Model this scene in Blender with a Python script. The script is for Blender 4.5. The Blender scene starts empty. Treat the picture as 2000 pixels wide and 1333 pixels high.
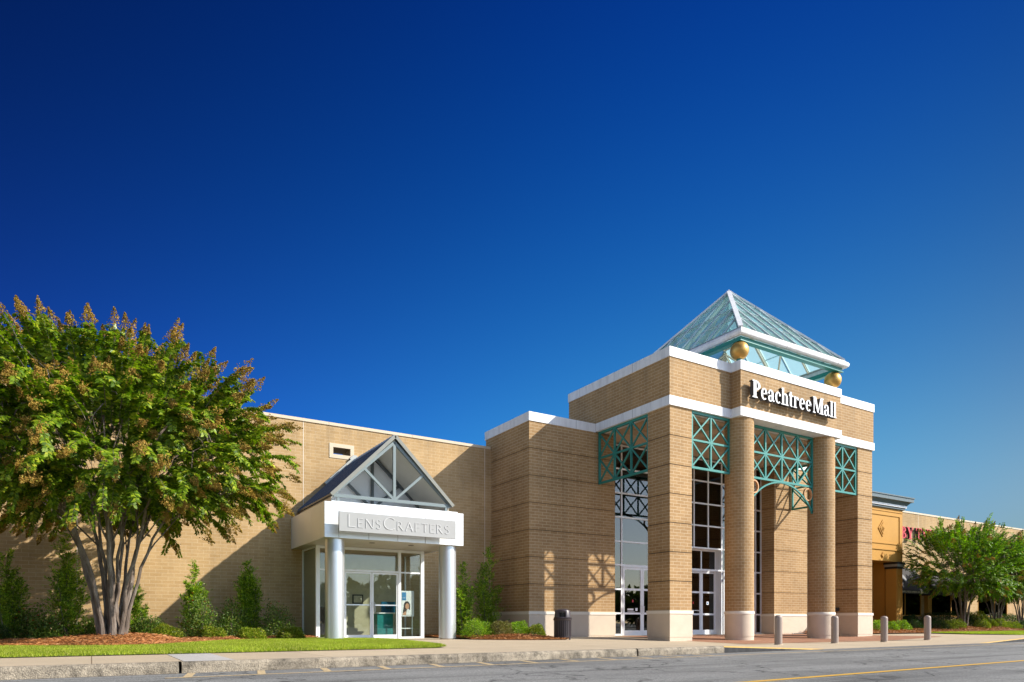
import bpy, math, random
import numpy as np
from mathutils import Vector, Matrix
random.seed(7); rng = np.random.default_rng(11)
S = bpy.context.scene; COL = S.collection
R = math.radians

# ---------------------------------------------------------------- camera
cam = bpy.data.objects.new('camera', bpy.data.cameras.new('camera')); COL.objects.link(cam)
cam.location = (0, 0, 0.62); cam.rotation_euler = (R(90), 0, R(-31.5))
cam.data.sensor_width = 36; cam.data.lens = 36*1340/2000.0
cam.data.shift_y = (1217-666.5)/2000.0
cam.data.clip_start = 0.05; cam.data.clip_end = 2000
S.camera = cam
# ---------------------------------------------------------------- light
SUN = Vector((1.22, -1.0, 1.07)).normalized()          # towards the sun
elev = math.asin(SUN.z); az = math.atan2(SUN.x, SUN.y)
sl = bpy.data.lights.new('sun', 'SUN'); sl.energy = 3.85; sl.angle = R(0.55); sl.color = (1.0, 0.93, 0.81)
so = bpy.data.objects.new('sun', sl); COL.objects.link(so)
so.rotation_euler = SUN.to_track_quat('Z', 'Y').to_euler()
W = bpy.data.worlds.new('World'); S.world = W; W.use_nodes = True
nt = W.node_tree; N = nt.nodes; L = nt.links; N.clear()
out = N.new('ShaderNodeOutputWorld'); bg = N.new('ShaderNodeBackground')
sky = N.new('ShaderNodeTexSky'); sky.sky_type = 'NISHITA'; sky.sun_disc = False
sky.sun_elevation = elev; sky.sun_rotation = az; sky.air_density = 1.0; sky.dust_density = 0.6; sky.ozone_density = 3.0
BGS, EXPO = 0.10, 0.95
bg.inputs[1].default_value = BGS
def wmath(op, a, b=None, clamp=False):
    n = N.new('ShaderNodeMath'); n.operation = op; n.use_clamp = clamp
    for i, v in enumerate((a, b)):
        if v is None: continue
        if isinstance(v, (int, float)): n.inputs[i].default_value = v
        else: L.new(v, n.inputs[i])
    return n.outputs[0]
sep = N.new('ShaderNodeSeparateColor'); L.new(sky.outputs[0], sep.inputs[0])
# per-channel grade, like a polarising filter, deepens the blue in view only
tc = N.new('ShaderNodeTexCoord')
GR = [(2.630, (0.909, -3.041, -12.397), -1.713, 0.26), (-5.234, (2.904, 2.533, -1.693), 0.728, 0.42), (-10.567, (2.630, 4.380, 3.863), 2.905, 0.80)]
ch = []
for i, (a0, bv, pw, cap) in enumerate(GR):
    dt = N.new('ShaderNodeVectorMath'); dt.operation = 'DOT_PRODUCT'; L.new(tc.outputs['Generated'], dt.inputs[0]); dt.inputs[1].default_value = bv
    e = wmath('EXPONENT', wmath('ADD', dt.outputs['Value'], a0)); v = wmath('MULTIPLY', wmath('POWER', sep.outputs[i], pw), e)
    q = wmath('POWER', wmath('ADD', wmath('POWER', wmath('DIVIDE', v, cap), 8.0), 1.0), .125)
    ch.append(wmath('DIVIDE', wmath('DIVIDE', v, q), BGS*2**EXPO))
cmb = N.new('ShaderNodeCombineColor')
for i in range(3): L.new(ch[i], cmb.inputs[i])
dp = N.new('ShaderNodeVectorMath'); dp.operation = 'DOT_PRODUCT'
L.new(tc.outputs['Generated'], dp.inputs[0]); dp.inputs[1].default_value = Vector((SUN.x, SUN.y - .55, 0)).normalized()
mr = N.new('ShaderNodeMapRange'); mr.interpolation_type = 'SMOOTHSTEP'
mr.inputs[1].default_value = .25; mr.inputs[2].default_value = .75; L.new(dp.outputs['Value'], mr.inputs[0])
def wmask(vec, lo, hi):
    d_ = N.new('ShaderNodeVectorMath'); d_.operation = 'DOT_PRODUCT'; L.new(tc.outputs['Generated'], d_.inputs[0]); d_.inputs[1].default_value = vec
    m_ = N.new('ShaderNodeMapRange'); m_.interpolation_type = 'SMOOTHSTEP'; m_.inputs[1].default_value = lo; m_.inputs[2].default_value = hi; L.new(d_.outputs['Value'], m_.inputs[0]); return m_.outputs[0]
msk = wmath('MAXIMUM', mr.outputs[0], wmath('MAXIMUM', wmask((-1, 0, 0), .45, 1.15), wmask((0, 0, 1), .76, 1.1)))  # unseen sky behind, left and overhead brightened as added fill for shaded walls
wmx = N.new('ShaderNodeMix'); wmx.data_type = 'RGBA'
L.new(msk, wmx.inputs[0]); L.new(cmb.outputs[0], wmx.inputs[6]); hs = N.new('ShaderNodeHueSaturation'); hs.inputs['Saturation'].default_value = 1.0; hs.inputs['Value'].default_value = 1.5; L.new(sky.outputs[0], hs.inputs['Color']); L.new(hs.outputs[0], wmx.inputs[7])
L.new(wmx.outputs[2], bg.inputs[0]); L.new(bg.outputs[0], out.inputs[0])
S.view_settings.view_transform = 'Standard'; S.view_settings.look = 'None'; S.view_settings.exposure = EXPO
S.view_settings.gamma = 1; S.cycles.max_bounces = 8; S.cycles.transparent_max_bounces = 16

# ---------------------------------------------------------------- materials
def nmat(name):
    m = bpy.data.materials.new(name); m.use_nodes = True
    return m, m.node_tree.nodes, m.node_tree.links, m.node_tree.nodes['Principled BSDF']
def mix(n, l, fac, a, b, bt='MIX'):
    x = n.new('ShaderNodeMix'); x.data_type = 'RGBA'; x.blend_type = bt
    for i, v in ((0, fac), (6, a), (7, b)):
        if isinstance(v, (int, float)): x.inputs[i].default_value = v
        elif isinstance(v, tuple): x.inputs[i].default_value = (*v, 1)
        else: l.new(v, x.inputs[i])
    return x.outputs[2]
def noise(n, l, scale, detail=4, co=None, rough=.55):
    t = n.new('ShaderNodeTexNoise'); t.inputs['Scale'].default_value = scale; t.inputs['Detail'].default_value = detail
    t.inputs['Roughness'].default_value = rough
    if co is not None: l.new(co, t.inputs['Vector'])
    return t.outputs['Fac']
def ramp(n, l, src, stops):
    r = n.new('ShaderNodeValToRGB'); e = r.color_ramp.elements
    while len(e) < len(stops): e.new(.5)
    for i, (p, c) in enumerate(stops):
        e[i].position = p; e[i].color = (*c, 1) if isinstance(c, tuple) else (c, c, c, 1)
    l.new(src, r.inputs[0]); return r.outputs[0]
def bump(n, l, p, h, strength, dist=.01):
    b = n.new('ShaderNodeBump'); b.inputs['Strength'].default_value = strength; b.inputs['Distance'].default_value = dist
    l.new(h, b.inputs['Height']); l.new(b.outputs[0], p.inputs['Normal'])
def pos(n): return n.new('ShaderNodeNewGeometry').outputs['Position']
def simple(name, col, rough=.5, metal=0, var=.12, scale=6, bmp=.0, bscale=60, spec=.5):
    m, n, l, p = nmat(name); co = pos(n)
    f = noise(n, l, scale, 5, co)
    c = mix(n, l, f, tuple(x*(1-var) for x in col), tuple(min(1, x*(1+var)) for x in col))
    l.new(c, p.inputs['Base Color']); p.inputs['Roughness'].default_value = rough; p.inputs['Metallic'].default_value = metal
    p.inputs['Specular IOR Level'].default_value = spec
    if bmp: bump(n, l, p, noise(n, l, bscale, 3, co), bmp, .01)
    return m
def leafmat(name, stops, trans=.35, rough=.45):
    m, n, l, p = nmat(name); o = n['Material Output']
    g = n.new('ShaderNodeNewGeometry')
    c = ramp(n, l, g.outputs['Random Per Island'], stops)
    big = noise(n, l, 1.1, 3, g.outputs['Position'])
    c = mix(n, l, 1.0, c, ramp(n, l, big, [(.3, .75), (.7, 1.2)]), 'MULTIPLY')
    l.new(c, p.inputs['Base Color']); p.inputs['Roughness'].default_value = rough; p.inputs['Specular IOR Level'].default_value = .35
    t = n.new('ShaderNodeBsdfTranslucent'); tc = mix(n, l, 1.0, c, (1.2, 1.5, .5), 'MULTIPLY'); l.new(tc, t.inputs[0])
    x = n.new('ShaderNodeMixShader'); x.inputs[0].default_value = trans
    l.new(p.outputs[0], x.inputs[1]); l.new(t.outputs[0], x.inputs[2]); l.new(x.outputs[0], o.inputs[0]); return m
ROW = .9645/9
def brick(name, c1, c2, mortar, bw=.328, row=ROW, ms=.008, bstr=.5, voff=2.01, stain=.20, ztop=9.39):
    m, n, l, p = nmat(name)
    uv = n.new('ShaderNodeUVMap'); mp = n.new('ShaderNodeMapping'); mp.inputs['Location'].default_value = (0, -voff, 0)
    l.new(uv.outputs[0], mp.inputs[0])
    b = n.new('ShaderNodeTexBrick'); l.new(mp.outputs[0], b.inputs['Vector'])
    b.inputs['Scale'].default_value = 1; b.inputs['Brick Width'].default_value = bw; b.inputs['Row Height'].default_value = row
    b.inputs['Mortar Size'].default_value = ms; b.inputs['Mortar Smooth'].default_value = .3; b.inputs['Bias'].default_value = -.1
    b.inputs['Color1'].default_value = (*c1, 1); b.inputs['Color2'].default_value = (*c2, 1); b.inputs['Mortar'].default_value = (*mortar, 1)
    co = pos(n)
    s = noise(n, l, .55, 5, co, .65)
    st = ramp(n, l, s, [(.3, 1-stain), (.7, 1+stain*.4)])
    c = mix(n, l, 1.0, b.outputs['Color'], st, 'MULTIPLY')
    mp2 = n.new('ShaderNodeMapping'); mp2.inputs['Scale'].default_value = (1.9, 1.9, .16); l.new(co, mp2.inputs[0])
    c = mix(n, l, 1.0, c, ramp(n, l, noise(n, l, 1.0, 6, mp2.outputs[0], .7), [(.3, .86), (.5, 1.0), (.75, 1.07)]), 'MULTIPLY')
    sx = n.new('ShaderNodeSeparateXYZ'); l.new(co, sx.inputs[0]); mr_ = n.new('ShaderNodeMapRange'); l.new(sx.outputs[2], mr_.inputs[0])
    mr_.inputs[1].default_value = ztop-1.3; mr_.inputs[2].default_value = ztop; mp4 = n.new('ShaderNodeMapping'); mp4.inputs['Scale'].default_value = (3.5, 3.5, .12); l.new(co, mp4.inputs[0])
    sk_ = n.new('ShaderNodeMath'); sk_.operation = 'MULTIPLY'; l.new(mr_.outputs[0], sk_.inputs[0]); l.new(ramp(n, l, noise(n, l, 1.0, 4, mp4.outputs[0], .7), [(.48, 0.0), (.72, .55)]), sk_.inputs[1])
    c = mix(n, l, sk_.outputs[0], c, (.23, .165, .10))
    f = noise(n, l, 45, 3, co)
    c = mix(n, l, 1.0, c, ramp(n, l, f, [(.25, .88), (.75, 1.1)]), 'MULTIPLY')
    l.new(c, p.inputs['Base Color']); p.inputs['Roughness'].default_value = .85; p.inputs['Specular IOR Level'].default_value = .25
    inv = n.new('ShaderNodeMath'); inv.operation = 'SUBTRACT'; inv.inputs[0].default_value = 1; l.new(b.outputs['Fac'], inv.inputs[1])
    ad = n.new('ShaderNodeMath'); ad.operation = 'MULTIPLY_ADD'; l.new(f, ad.inputs[0]); ad.inputs[1].default_value = .35; l.new(inv.outputs[0], ad.inputs[2])
    bump(n, l, p, ad.outputs[0], bstr, .006)
    return m
M = {}
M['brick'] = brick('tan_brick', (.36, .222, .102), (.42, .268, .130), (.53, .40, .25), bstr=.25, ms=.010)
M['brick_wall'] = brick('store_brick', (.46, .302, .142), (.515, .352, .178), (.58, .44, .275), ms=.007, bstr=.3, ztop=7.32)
M['brick_round'] = brick('column_brick', (.36, .222, .102), (.42, .268, .130), (.53, .40, .25), bw=.2094, bstr=.7)
M['stone'] = simple('precast_stone', (.60, .50, .39), .8, var=.10, scale=3, bmp=.5, bscale=90)
M['stone_trim'] = simple('stone_trim', (.74, .68, .58), .7, var=.05)
M['white'] = simple('white_coping', (.82, .83, .85), .45, var=.05, scale=1.2)
def seamed(name, col, rough, w):
    m, n, l, p = nmat(name); co = pos(n); uv = n.new('ShaderNodeUVMap'); b = n.new('ShaderNodeTexBrick'); b.offset = 0; l.new(uv.outputs[0], b.inputs['Vector'])
    b.inputs['Scale'].default_value = 1; b.inputs['Brick Width'].default_value = w; b.inputs['Row Height'].default_value = 50; b.inputs['Mortar Size'].default_value = .007
    b.inputs['Color1'].default_value = (*col, 1); b.inputs['Color2'].default_value = (*[x*.95 for x in col], 1); b.inputs['Mortar'].default_value = (.22, .22, .22, 1)
    mp = n.new('ShaderNodeMapping'); mp.inputs['Scale'].default_value = (4, 4, .5); l.new(co, mp.inputs[0])
    c = mix(n, l, 1.0, b.outputs['Color'], ramp(n, l, noise(n, l, 1.0, 5, mp.outputs[0], .7), [(.35, .84), (.55, 1.0)]), 'MULTIPLY')
    l.new(c, p.inputs['Base Color']); p.inputs['Roughness'].default_value = rough; return m
M['white'] = seamed('white_coping', (.82, .83, .85), .45, 3.05)
M['cream'] = simple('cream_coping', (.60, .50, .365), .6, var=.07)
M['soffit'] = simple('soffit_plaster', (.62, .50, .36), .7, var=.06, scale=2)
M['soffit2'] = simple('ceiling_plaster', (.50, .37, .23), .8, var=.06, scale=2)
M['teal'] = simple('teal_paint', (.018, .22, .19), .4, var=.08)
M['ring'] = simple('terracotta_ring', (.52, .28, .12), .5)
M['frame'] = simple('white_aluminium', (.84, .87, .90), .35, var=.03)
M['dark'] = simple('dark_joint', (.02, .02, .02), .8)
M['gold'] = simple('gold_paint_ball', (.58, .34, .09), .40, metal=.6, var=.06)
M['alu'] = simple('satin_aluminium', (.64, .66, .68), .34, metal=.65, var=.03, scale=3)
M['panel'] = simple('aluminium_panel', (.76, .78, .80), .38, metal=.25, var=.03, scale=3)
M['panelside'] = simple('aluminium_soffit_panel', (.62, .57, .50), .45, metal=.3, var=.04, scale=3)
M['barwhite'] = simple('pale_glazing_bar', (.50, .58, .60), .45)
M['greysteel'] = simple('grey_painted_steel', (.17, .215, .225), .45, var=.06)
M['greydark'] = simple('dark_grey_steel', (.09, .11, .12), .5, var=.08)
M['gable'] = simple('gable_board', (.80, .84, .88), .6, var=.04)
M['gablesoffit'] = simple('gable_soffit', (.62, .61, .55), .6, var=.04)
M['metalroof'] = simple('slate_blue_metal_roof', (.045, .07, .115), .38, metal=.2, var=.1)
M['flash'] = simple('galvanised_flashing', (.40, .41, .38), .45, metal=.3)
M['signface'] = simple('brushed_sign_face', (.345, .35, .35), .5, metal=.0, var=.04, scale=4)
M['letterwhite'] = simple('white_acrylic', (.86, .86, .86), .3, var=.01)
M['letterside'] = simple('dark_letter_return', (.05, .05, .055), .5)
M['red'] = simple('red_acrylic', (.56, .004, .016), .35, var=.05)
M['mustard'] = simple('mustard_stucco', (.50, .25, .038), .75, var=.10, scale=1.6, bmp=.2, bscale=50)
M['bluegrey'] = simple('blue_grey_trim', (.085, .125, .145), .6, var=.08)
M['black'] = simple('black_paint', (.018, .018, .02), .45)
M['awning'] = simple('black_canvas', (.032, .030, .032), .85, var=.1)
M['awningtext'] = simple('cream_lettering', (.65, .62, .52), .7)
M['bollard'] = simple('brown_steel_bollard', (.31, .245, .205), .5, var=.06, scale=8)
M['bin'] = simple('brown_bin_steel', (.045, .035, .04), .42, var=.1)
M['binliner'] = simple('bin_liner', (.01, .01, .01), .6)
M['interior'] = simple('interior_wall', (.13, .085, .06), .8)
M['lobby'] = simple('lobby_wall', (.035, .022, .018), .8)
M['intwall'] = simple('showroom_wall', (.50, .46, .32), .8)
M['intwood'] = simple('dark_wood', (.06, .035, .022), .5)
def curtain():
    m, n, l, p = nmat('pale_curtain'); p.inputs['Base Color'].default_value = (.62, .62, .54, 1); p.inputs['Roughness'].default_value = .9
    t = n.new('ShaderNodeBsdfTranslucent'); t.inputs[0].default_value = (.62, .62, .52, 1); x = n.new('ShaderNodeMixShader'); x.inputs[0].default_value = .55
    l.new(p.outputs[0], x.inputs[1]); l.new(t.outputs[0], x.inputs[2]); l.new(x.outputs[0], n['Material Output'].inputs[0]); return m
M['curtain'] = curtain()
M['rake'] = simple('rake_board_paint', (.21, .215, .19), .5)
M['tealbox'] = simple('teal_cabinet', (.0, .20, .19), .5, var=.15)
M['tealpic'] = simple('blue_screen', (.0, .10, .20), .4, var=.2)
M['poster'] = simple('poster_paper', (.78, .80, .82), .5, var=.02)
M['posterblue'] = simple('poster_blue', (.03, .22, .48), .5, var=.05)
M['skin'] = simple('printed_skin', (.55, .30, .18), .6)
M['hair'] = simple('printed_hair', (.03, .018, .015), .6)
M['yellow'] = simple('yellow_kerb_paint', (.50, .31, .06), .7, var=.25, scale=9)
M['blackkerb'] = simple('black_kerb_paint', (.018, .018, .021), .7, var=.3, scale=6, bmp=.4, bscale=50)
M['threshold'] = simple('threshold_concrete', (.46, .38, .27), .8, var=.1)

def mk_glass(name, tint, f0=.08, rough=.0, fmul=1.0):
    m, n, l, p = nmat(name); n.remove(p)
    o = n['Material Output']; t = n.new('ShaderNodeBsdfTransparent'); t.inputs[0].default_value = (*tint, 1)
    g = n.new('ShaderNodeBsdfGlossy'); g.inputs['Roughness'].default_value = rough
    fr = n.new('ShaderNodeLayerWeight'); fr.inputs[0].default_value = .5
    pw = n.new('ShaderNodeMath'); pw.operation = 'POWER'; l.new(fr.outputs['Facing'], pw.inputs[0]); pw.inputs[1].default_value = 5
    a = n.new('ShaderNodeMath'); a.operation = 'MULTIPLY_ADD'; l.new(pw.outputs[0], a.inputs[0]); a.inputs[1].default_value = fmul; a.inputs[2].default_value = f0; a.use_clamp = True
    x = n.new('ShaderNodeMixShader'); l.new(a.outputs[0], x.inputs[0]); l.new(t.outputs[0], x.inputs[1]); l.new(g.outputs[0], x.inputs[2])
    l.new(x.outputs[0], o.inputs[0]); return m
M['glass'] = mk_glass('tinted_glass', (.42, .44, .43), .085, fmul=.8)
M['shopglass'] = mk_glass('clear_glass', (.90, .93, .91), .06, fmul=.8)
M['winglass'] = mk_glass('dark_window_glass', (.10, .11, .12), .03, fmul=.6)
def mk_skylight():
    m, n, l, p = nmat('skylight_glass'); o = n['Material Output']
    t = n.new('ShaderNodeBsdfTransparent'); t.inputs[0].default_value = (.62, .80, .86, 1)
    p.inputs['Base Color'].default_value = (.32, .52, .52, 1); p.inputs['Roughness'].default_value = .12
    tr = n.new('ShaderNodeBsdfTranslucent'); tr.inputs[0].default_value = (.52, .80, .80, 1)
    x0 = n.new('ShaderNodeMixShader'); x0.inputs[0].default_value = .5; l.new(p.outputs[0], x0.inputs[1]); l.new(tr.outputs[0], x0.inputs[2])
    x = n.new('ShaderNodeMixShader'); x.inputs[0].default_value = .60; l.new(t.outputs[0], x.inputs[1]); l.new(x0.outputs[0], x.inputs[2])
    l.new(x.outputs[0], o.inputs[0]); return m
M['skylight'] = mk_skylight()

M['leaf'] = leafmat('crape_myrtle_leaf', [(0, (.045, .095, .005)), (.4, (.13, .22, .010)), (.8, (.29, .38, .020)), (1, (.44, .43, .035))])
M['leaf2'] = leafmat('young_myrtle_leaf', [(0, (.045, .11, .006)), (.5, (.13, .26, .010)), (.9, (.27, .42, .018)), (1, (.38, .28, .03))])
M['seed'] = leafmat('seed_heads', [(0, (.20, .12, .02)), (.45, (.38, .225, .042)), (.8, (.52, .33, .07)), (1, (.30, .32, .04))], .15, .7)
M['flowerw'] = leafmat('white_blossom', [(0, (.6, .6, .5)), (1, (.85, .85, .8))], .3, .7)
M['needle'] = leafmat('podocarpus_leaf', [(0, (.05, .12, .008)), (.5, (.17, .30, .016)), (1, (.46, .54, .04))])
M['box'] = leafmat('boxwood_leaf', [(0, (.06, .10, .008)), (.45, (.17, .23, .015)), (.85, (.36, .40, .03)), (1, (.42, .28, .06))])
M['boxg'] = leafmat('green_shrub_leaf', [(0, (.08, .16, .008)), (.5, (.20, .36, .018)), (1, (.46, .56, .04))])
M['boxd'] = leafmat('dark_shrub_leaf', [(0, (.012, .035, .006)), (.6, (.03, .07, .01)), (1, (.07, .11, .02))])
M['brownleaf'] = leafmat('browned_leaf', [(0, (.12, .10, .03)), (.5, (.26, .20, .06)), (1, (.20, .24, .04))], .2, .7)
M['rose'] = leafmat('rose_leaf', [(0, (.04, .09, .015)), (.5, (.12, .20, .03)), (.9, (.26, .34, .07)), (1, (.28, .12, .04))])
M['rosered'] = leafmat('rose_petal', [(0, (.5, .01, .01)), (1, (.75, .03, .03))], .2, .6)
M['grass'] = leafmat('grass_blade', [(0, (.18, .24, .014)), (.5, (.33, .40, .025)), (.85, (.46, .50, .05)), (1, (.50, .42, .14))], .4, .6)
M['straw'] = leafmat('pine_needles', [(0, (.20, .07, .02)), (.5, (.42, .165, .05)), (.9, (.55, .25, .09)), (1, (.62, .36, .17))], .1, .7)
M['far'] = leafmat('far_foliage', [(0, (.08, .12, .02)), (1, (.22, .24, .06))], .2, .8)
def barkmat():
    m, n, l, p = nmat('myrtle_bark'); co = pos(n)
    mp = n.new('ShaderNodeMapping'); mp.inputs['Scale'].default_value = (9, 9, 1.6); l.new(co, mp.inputs[0])
    f = noise(n, l, 1.5, 5, mp.outputs[0], .6)
    c = ramp(n, l, f, [(.3, (.085, .058, .042)), (.52, (.165, .125, .10)), (.72, (.27, .23, .20))])
    l.new(c, p.inputs['Base Color']); p.inputs['Roughness'].default_value = .8; bump(n, l, p, f, .8, .03); return m
M['bark'] = barkmat()
def asphalt():
    m, n, l, p = nmat('asphalt'); co = pos(n)
    a = noise(n, l, 55, 2, co, .8); b = noise(n, l, .35, 5, co); v = n.new('ShaderNodeTexVoronoi'); v.inputs['Scale'].default_value = 75; l.new(co, v.inputs['Vector'])
    c = ramp(n, l, a, [(.25, (.095, .098, .098)), (.5, (.205, .206, .200)), (.75, (.41, .40, .385))])
    c = mix(n, l, 1.0, c, ramp(n, l, v.outputs['Distance'], [(0, 1.5), (.35, .95), (.8, .7)]), 'MULTIPLY')
    c = mix(n, l, 1.0, c, ramp(n, l, b, [(.3, .78), (.7, 1.12)]), 'MULTIPLY')
    mp = n.new('ShaderNodeMapping'); mp.inputs['Scale'].default_value = (.12, 1.4, 1); mp.inputs['Rotation'].default_value = (0, 0, R(-2.8)); l.new(co, mp.inputs[0])
    w = noise(n, l, 1.0, 4, mp.outputs[0]); c = mix(n, l, 1.0, c, ramp(n, l, w, [(.35, .72), (.55, 1.05)]), 'MULTIPLY')
    ck = n.new('ShaderNodeTexVoronoi'); ck.feature = 'DISTANCE_TO_EDGE'; ck.inputs['Scale'].default_value = .38
    wv = n.new('ShaderNodeVectorMath'); wv.operation = 'ADD'; nn = n.new('ShaderNodeTexNoise'); nn.inputs['Scale'].default_value = 1.7; l.new(co, nn.inputs['Vector'])
    l.new(co, wv.inputs[0]); l.new(nn.outputs['Color'], wv.inputs[1]); l.new(wv.outputs[0], ck.inputs['Vector'])
    c = mix(n, l, 1.0, c, ramp(n, l, ck.outputs['Distance'], [(0, .35), (.006, .5), (.012, 1.0)]), 'MULTIPLY')
    sx = n.new('ShaderNodeSeparateXYZ'); l.new(co, sx.inputs[0])
    def mth(op, a_, b_):
        q = n.new('ShaderNodeMath'); q.operation = op
        for i_, v_ in enumerate((a_, b_)):
            if isinstance(v_, (int, float)): q.inputs[i_].default_value = v_
            else: l.new(v_, q.inputs[i_])
        return q.outputs[0]
    kk = n.new('ShaderNodeMath'); kk.operation = 'MULTIPLY_ADD'; l.new(sx.outputs[0], kk.inputs[0]); kk.inputs[1].default_value = .046; kk.inputs[2].default_value = 9.99
    d2 = mth('SUBTRACT', kk.outputs[0], sx.outputs[1]); d3 = mth('ADD', mth('ABSOLUTE', d2, 0), mth('MULTIPLY', noise(n, l, 6, 5, co, .8), .22))
    c = mix(n, l, ramp(n, l, d3, [(.12, 1.0), (.24, 0.0)]), c, (.055, .042, .028))
    mp3 = n.new('ShaderNodeMapping'); mp3.inputs['Scale'].default_value = (.10, 3.2, 1); mp3.inputs['Rotation'].default_value = (0, 0, R(-3)); l.new(co, mp3.inputs[0])
    c = mix(n, l, 1.0, c, ramp(n, l, noise(n, l, 1.0, 3, mp3.outputs[0], .5), [(.33, .62), (.42, 1.0)]), 'MULTIPLY')
    sp = noise(n, l, 2.6, 2, co, .4); c = mix(n, l, 1.0, c, ramp(n, l, sp, [(.24, .55), (.30, 1.0)]), 'MULTIPLY')
    l.new(c, p.inputs['Base Color']); p.inputs['Roughness'].default_value = .85; bump(n, l, p, a, .7, .01); return m
M['asphalt'] = asphalt()
def concrete(name, c0, agg=0.0, slabs=False):
    m, n, l, p = nmat(name); co = pos(n)
    a = noise(n, l, 1.3, 6, co, .6); b = noise(n, l, 60, 3, co, .8)
    c = mix(n, l, a, tuple(x*.80 for x in c0), tuple(x*1.14 for x in c0))
    c = mix(n, l, 1.0, c, ramp(n, l, b, [(.3, 1-.12-agg), (.7, 1.06+agg*.6)]), 'MULTIPLY')
    h = b
    if agg:
        v = n.new('ShaderNodeTexVoronoi'); v.inputs['Scale'].default_value = 60; v.inputs['Randomness'].default_value = 1; l.new(co, v.inputs['Vector'])
        c = mix(n, l, 1.0, c, ramp(n, l, v.outputs['Distance'], [(0, 1.2), (.3, 1.0), (.75, .72)]), 'MULTIPLY')
        st2 = noise(n, l, 7, 6, co, .75); c = mix(n, l, 1.0, c, ramp(n, l, st2, [(.36, .42), (.5, .95), (.7, 1.15)]), 'MULTIPLY')
        st = noise(n, l, 2.2, 6, co, .7); c = mix(n, l, 1.0, c, ramp(n, l, st, [(.35, .55), (.62, 1.1)]), 'MULTIPLY'); h = v.outputs['Distance']
    if slabs:
        bk = n.new('ShaderNodeTexBrick'); bk.offset = 0; l.new(co, bk.inputs['Vector']); bk.inputs['Scale'].default_value = 1
        bk.inputs['Brick Width'].default_value = 3.1; bk.inputs['Row Height'].default_value = 2.5; bk.inputs['Mortar Size'].default_value = .007
        bk.inputs['Color1'].default_value = (1, 1, 1, 1); bk.inputs['Color2'].default_value = (.90, .90, .91, 1); bk.inputs['Mortar'].default_value = (.35, .3, .25, 1)
        c = mix(n, l, 1.0, c, bk.outputs['Color'], 'MULTIPLY')
    l.new(c, p.inputs['Base Color']); p.inputs['Roughness'].default_value = .85; bump(n, l, p, h, .35+agg*2, .01); return m
M['walk'] = concrete('sidewalk_concrete', (.50, .40, .275), 0, True)
M['kerb'] = concrete('kerb_concrete', (.40, .34, .255), .16)
M['patch'] = concrete('grey_concrete_patch', (.44, .42, .40))
M['paver'] = brick('clay_pavers', (.30, .135, .075), (.38, .19, .11), (.34, .24, .17), bw=.2, row=.1, ms=.006, bstr=.2, voff=0)
M['soil'] = simple('straw_bed', (.20, .080, .030), .9, var=.5, scale=14, bmp=.8, bscale=40)
M['turf'] = simple('turf_soil', (.13, .17, .02), .9, var=.3, scale=8)
def paint():
    m, n, l, p = nmat('worn_yellow_line'); co = pos(n); f = noise(n, l, 22, 4, co, .7)
    c = ramp(n, l, f, [(.36, (.22, .19, .14)), (.5, (.50, .37, .20)), (.7, (.60, .45, .25))]); l.new(c, p.inputs['Base Color']); p.inputs['Roughness'].default_value = .8; return m
M['line'] = paint()
M['lineyellow'] = simple('yellow_line_paint', (.60, .34, .02), .7, var=.25, scale=12)

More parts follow.
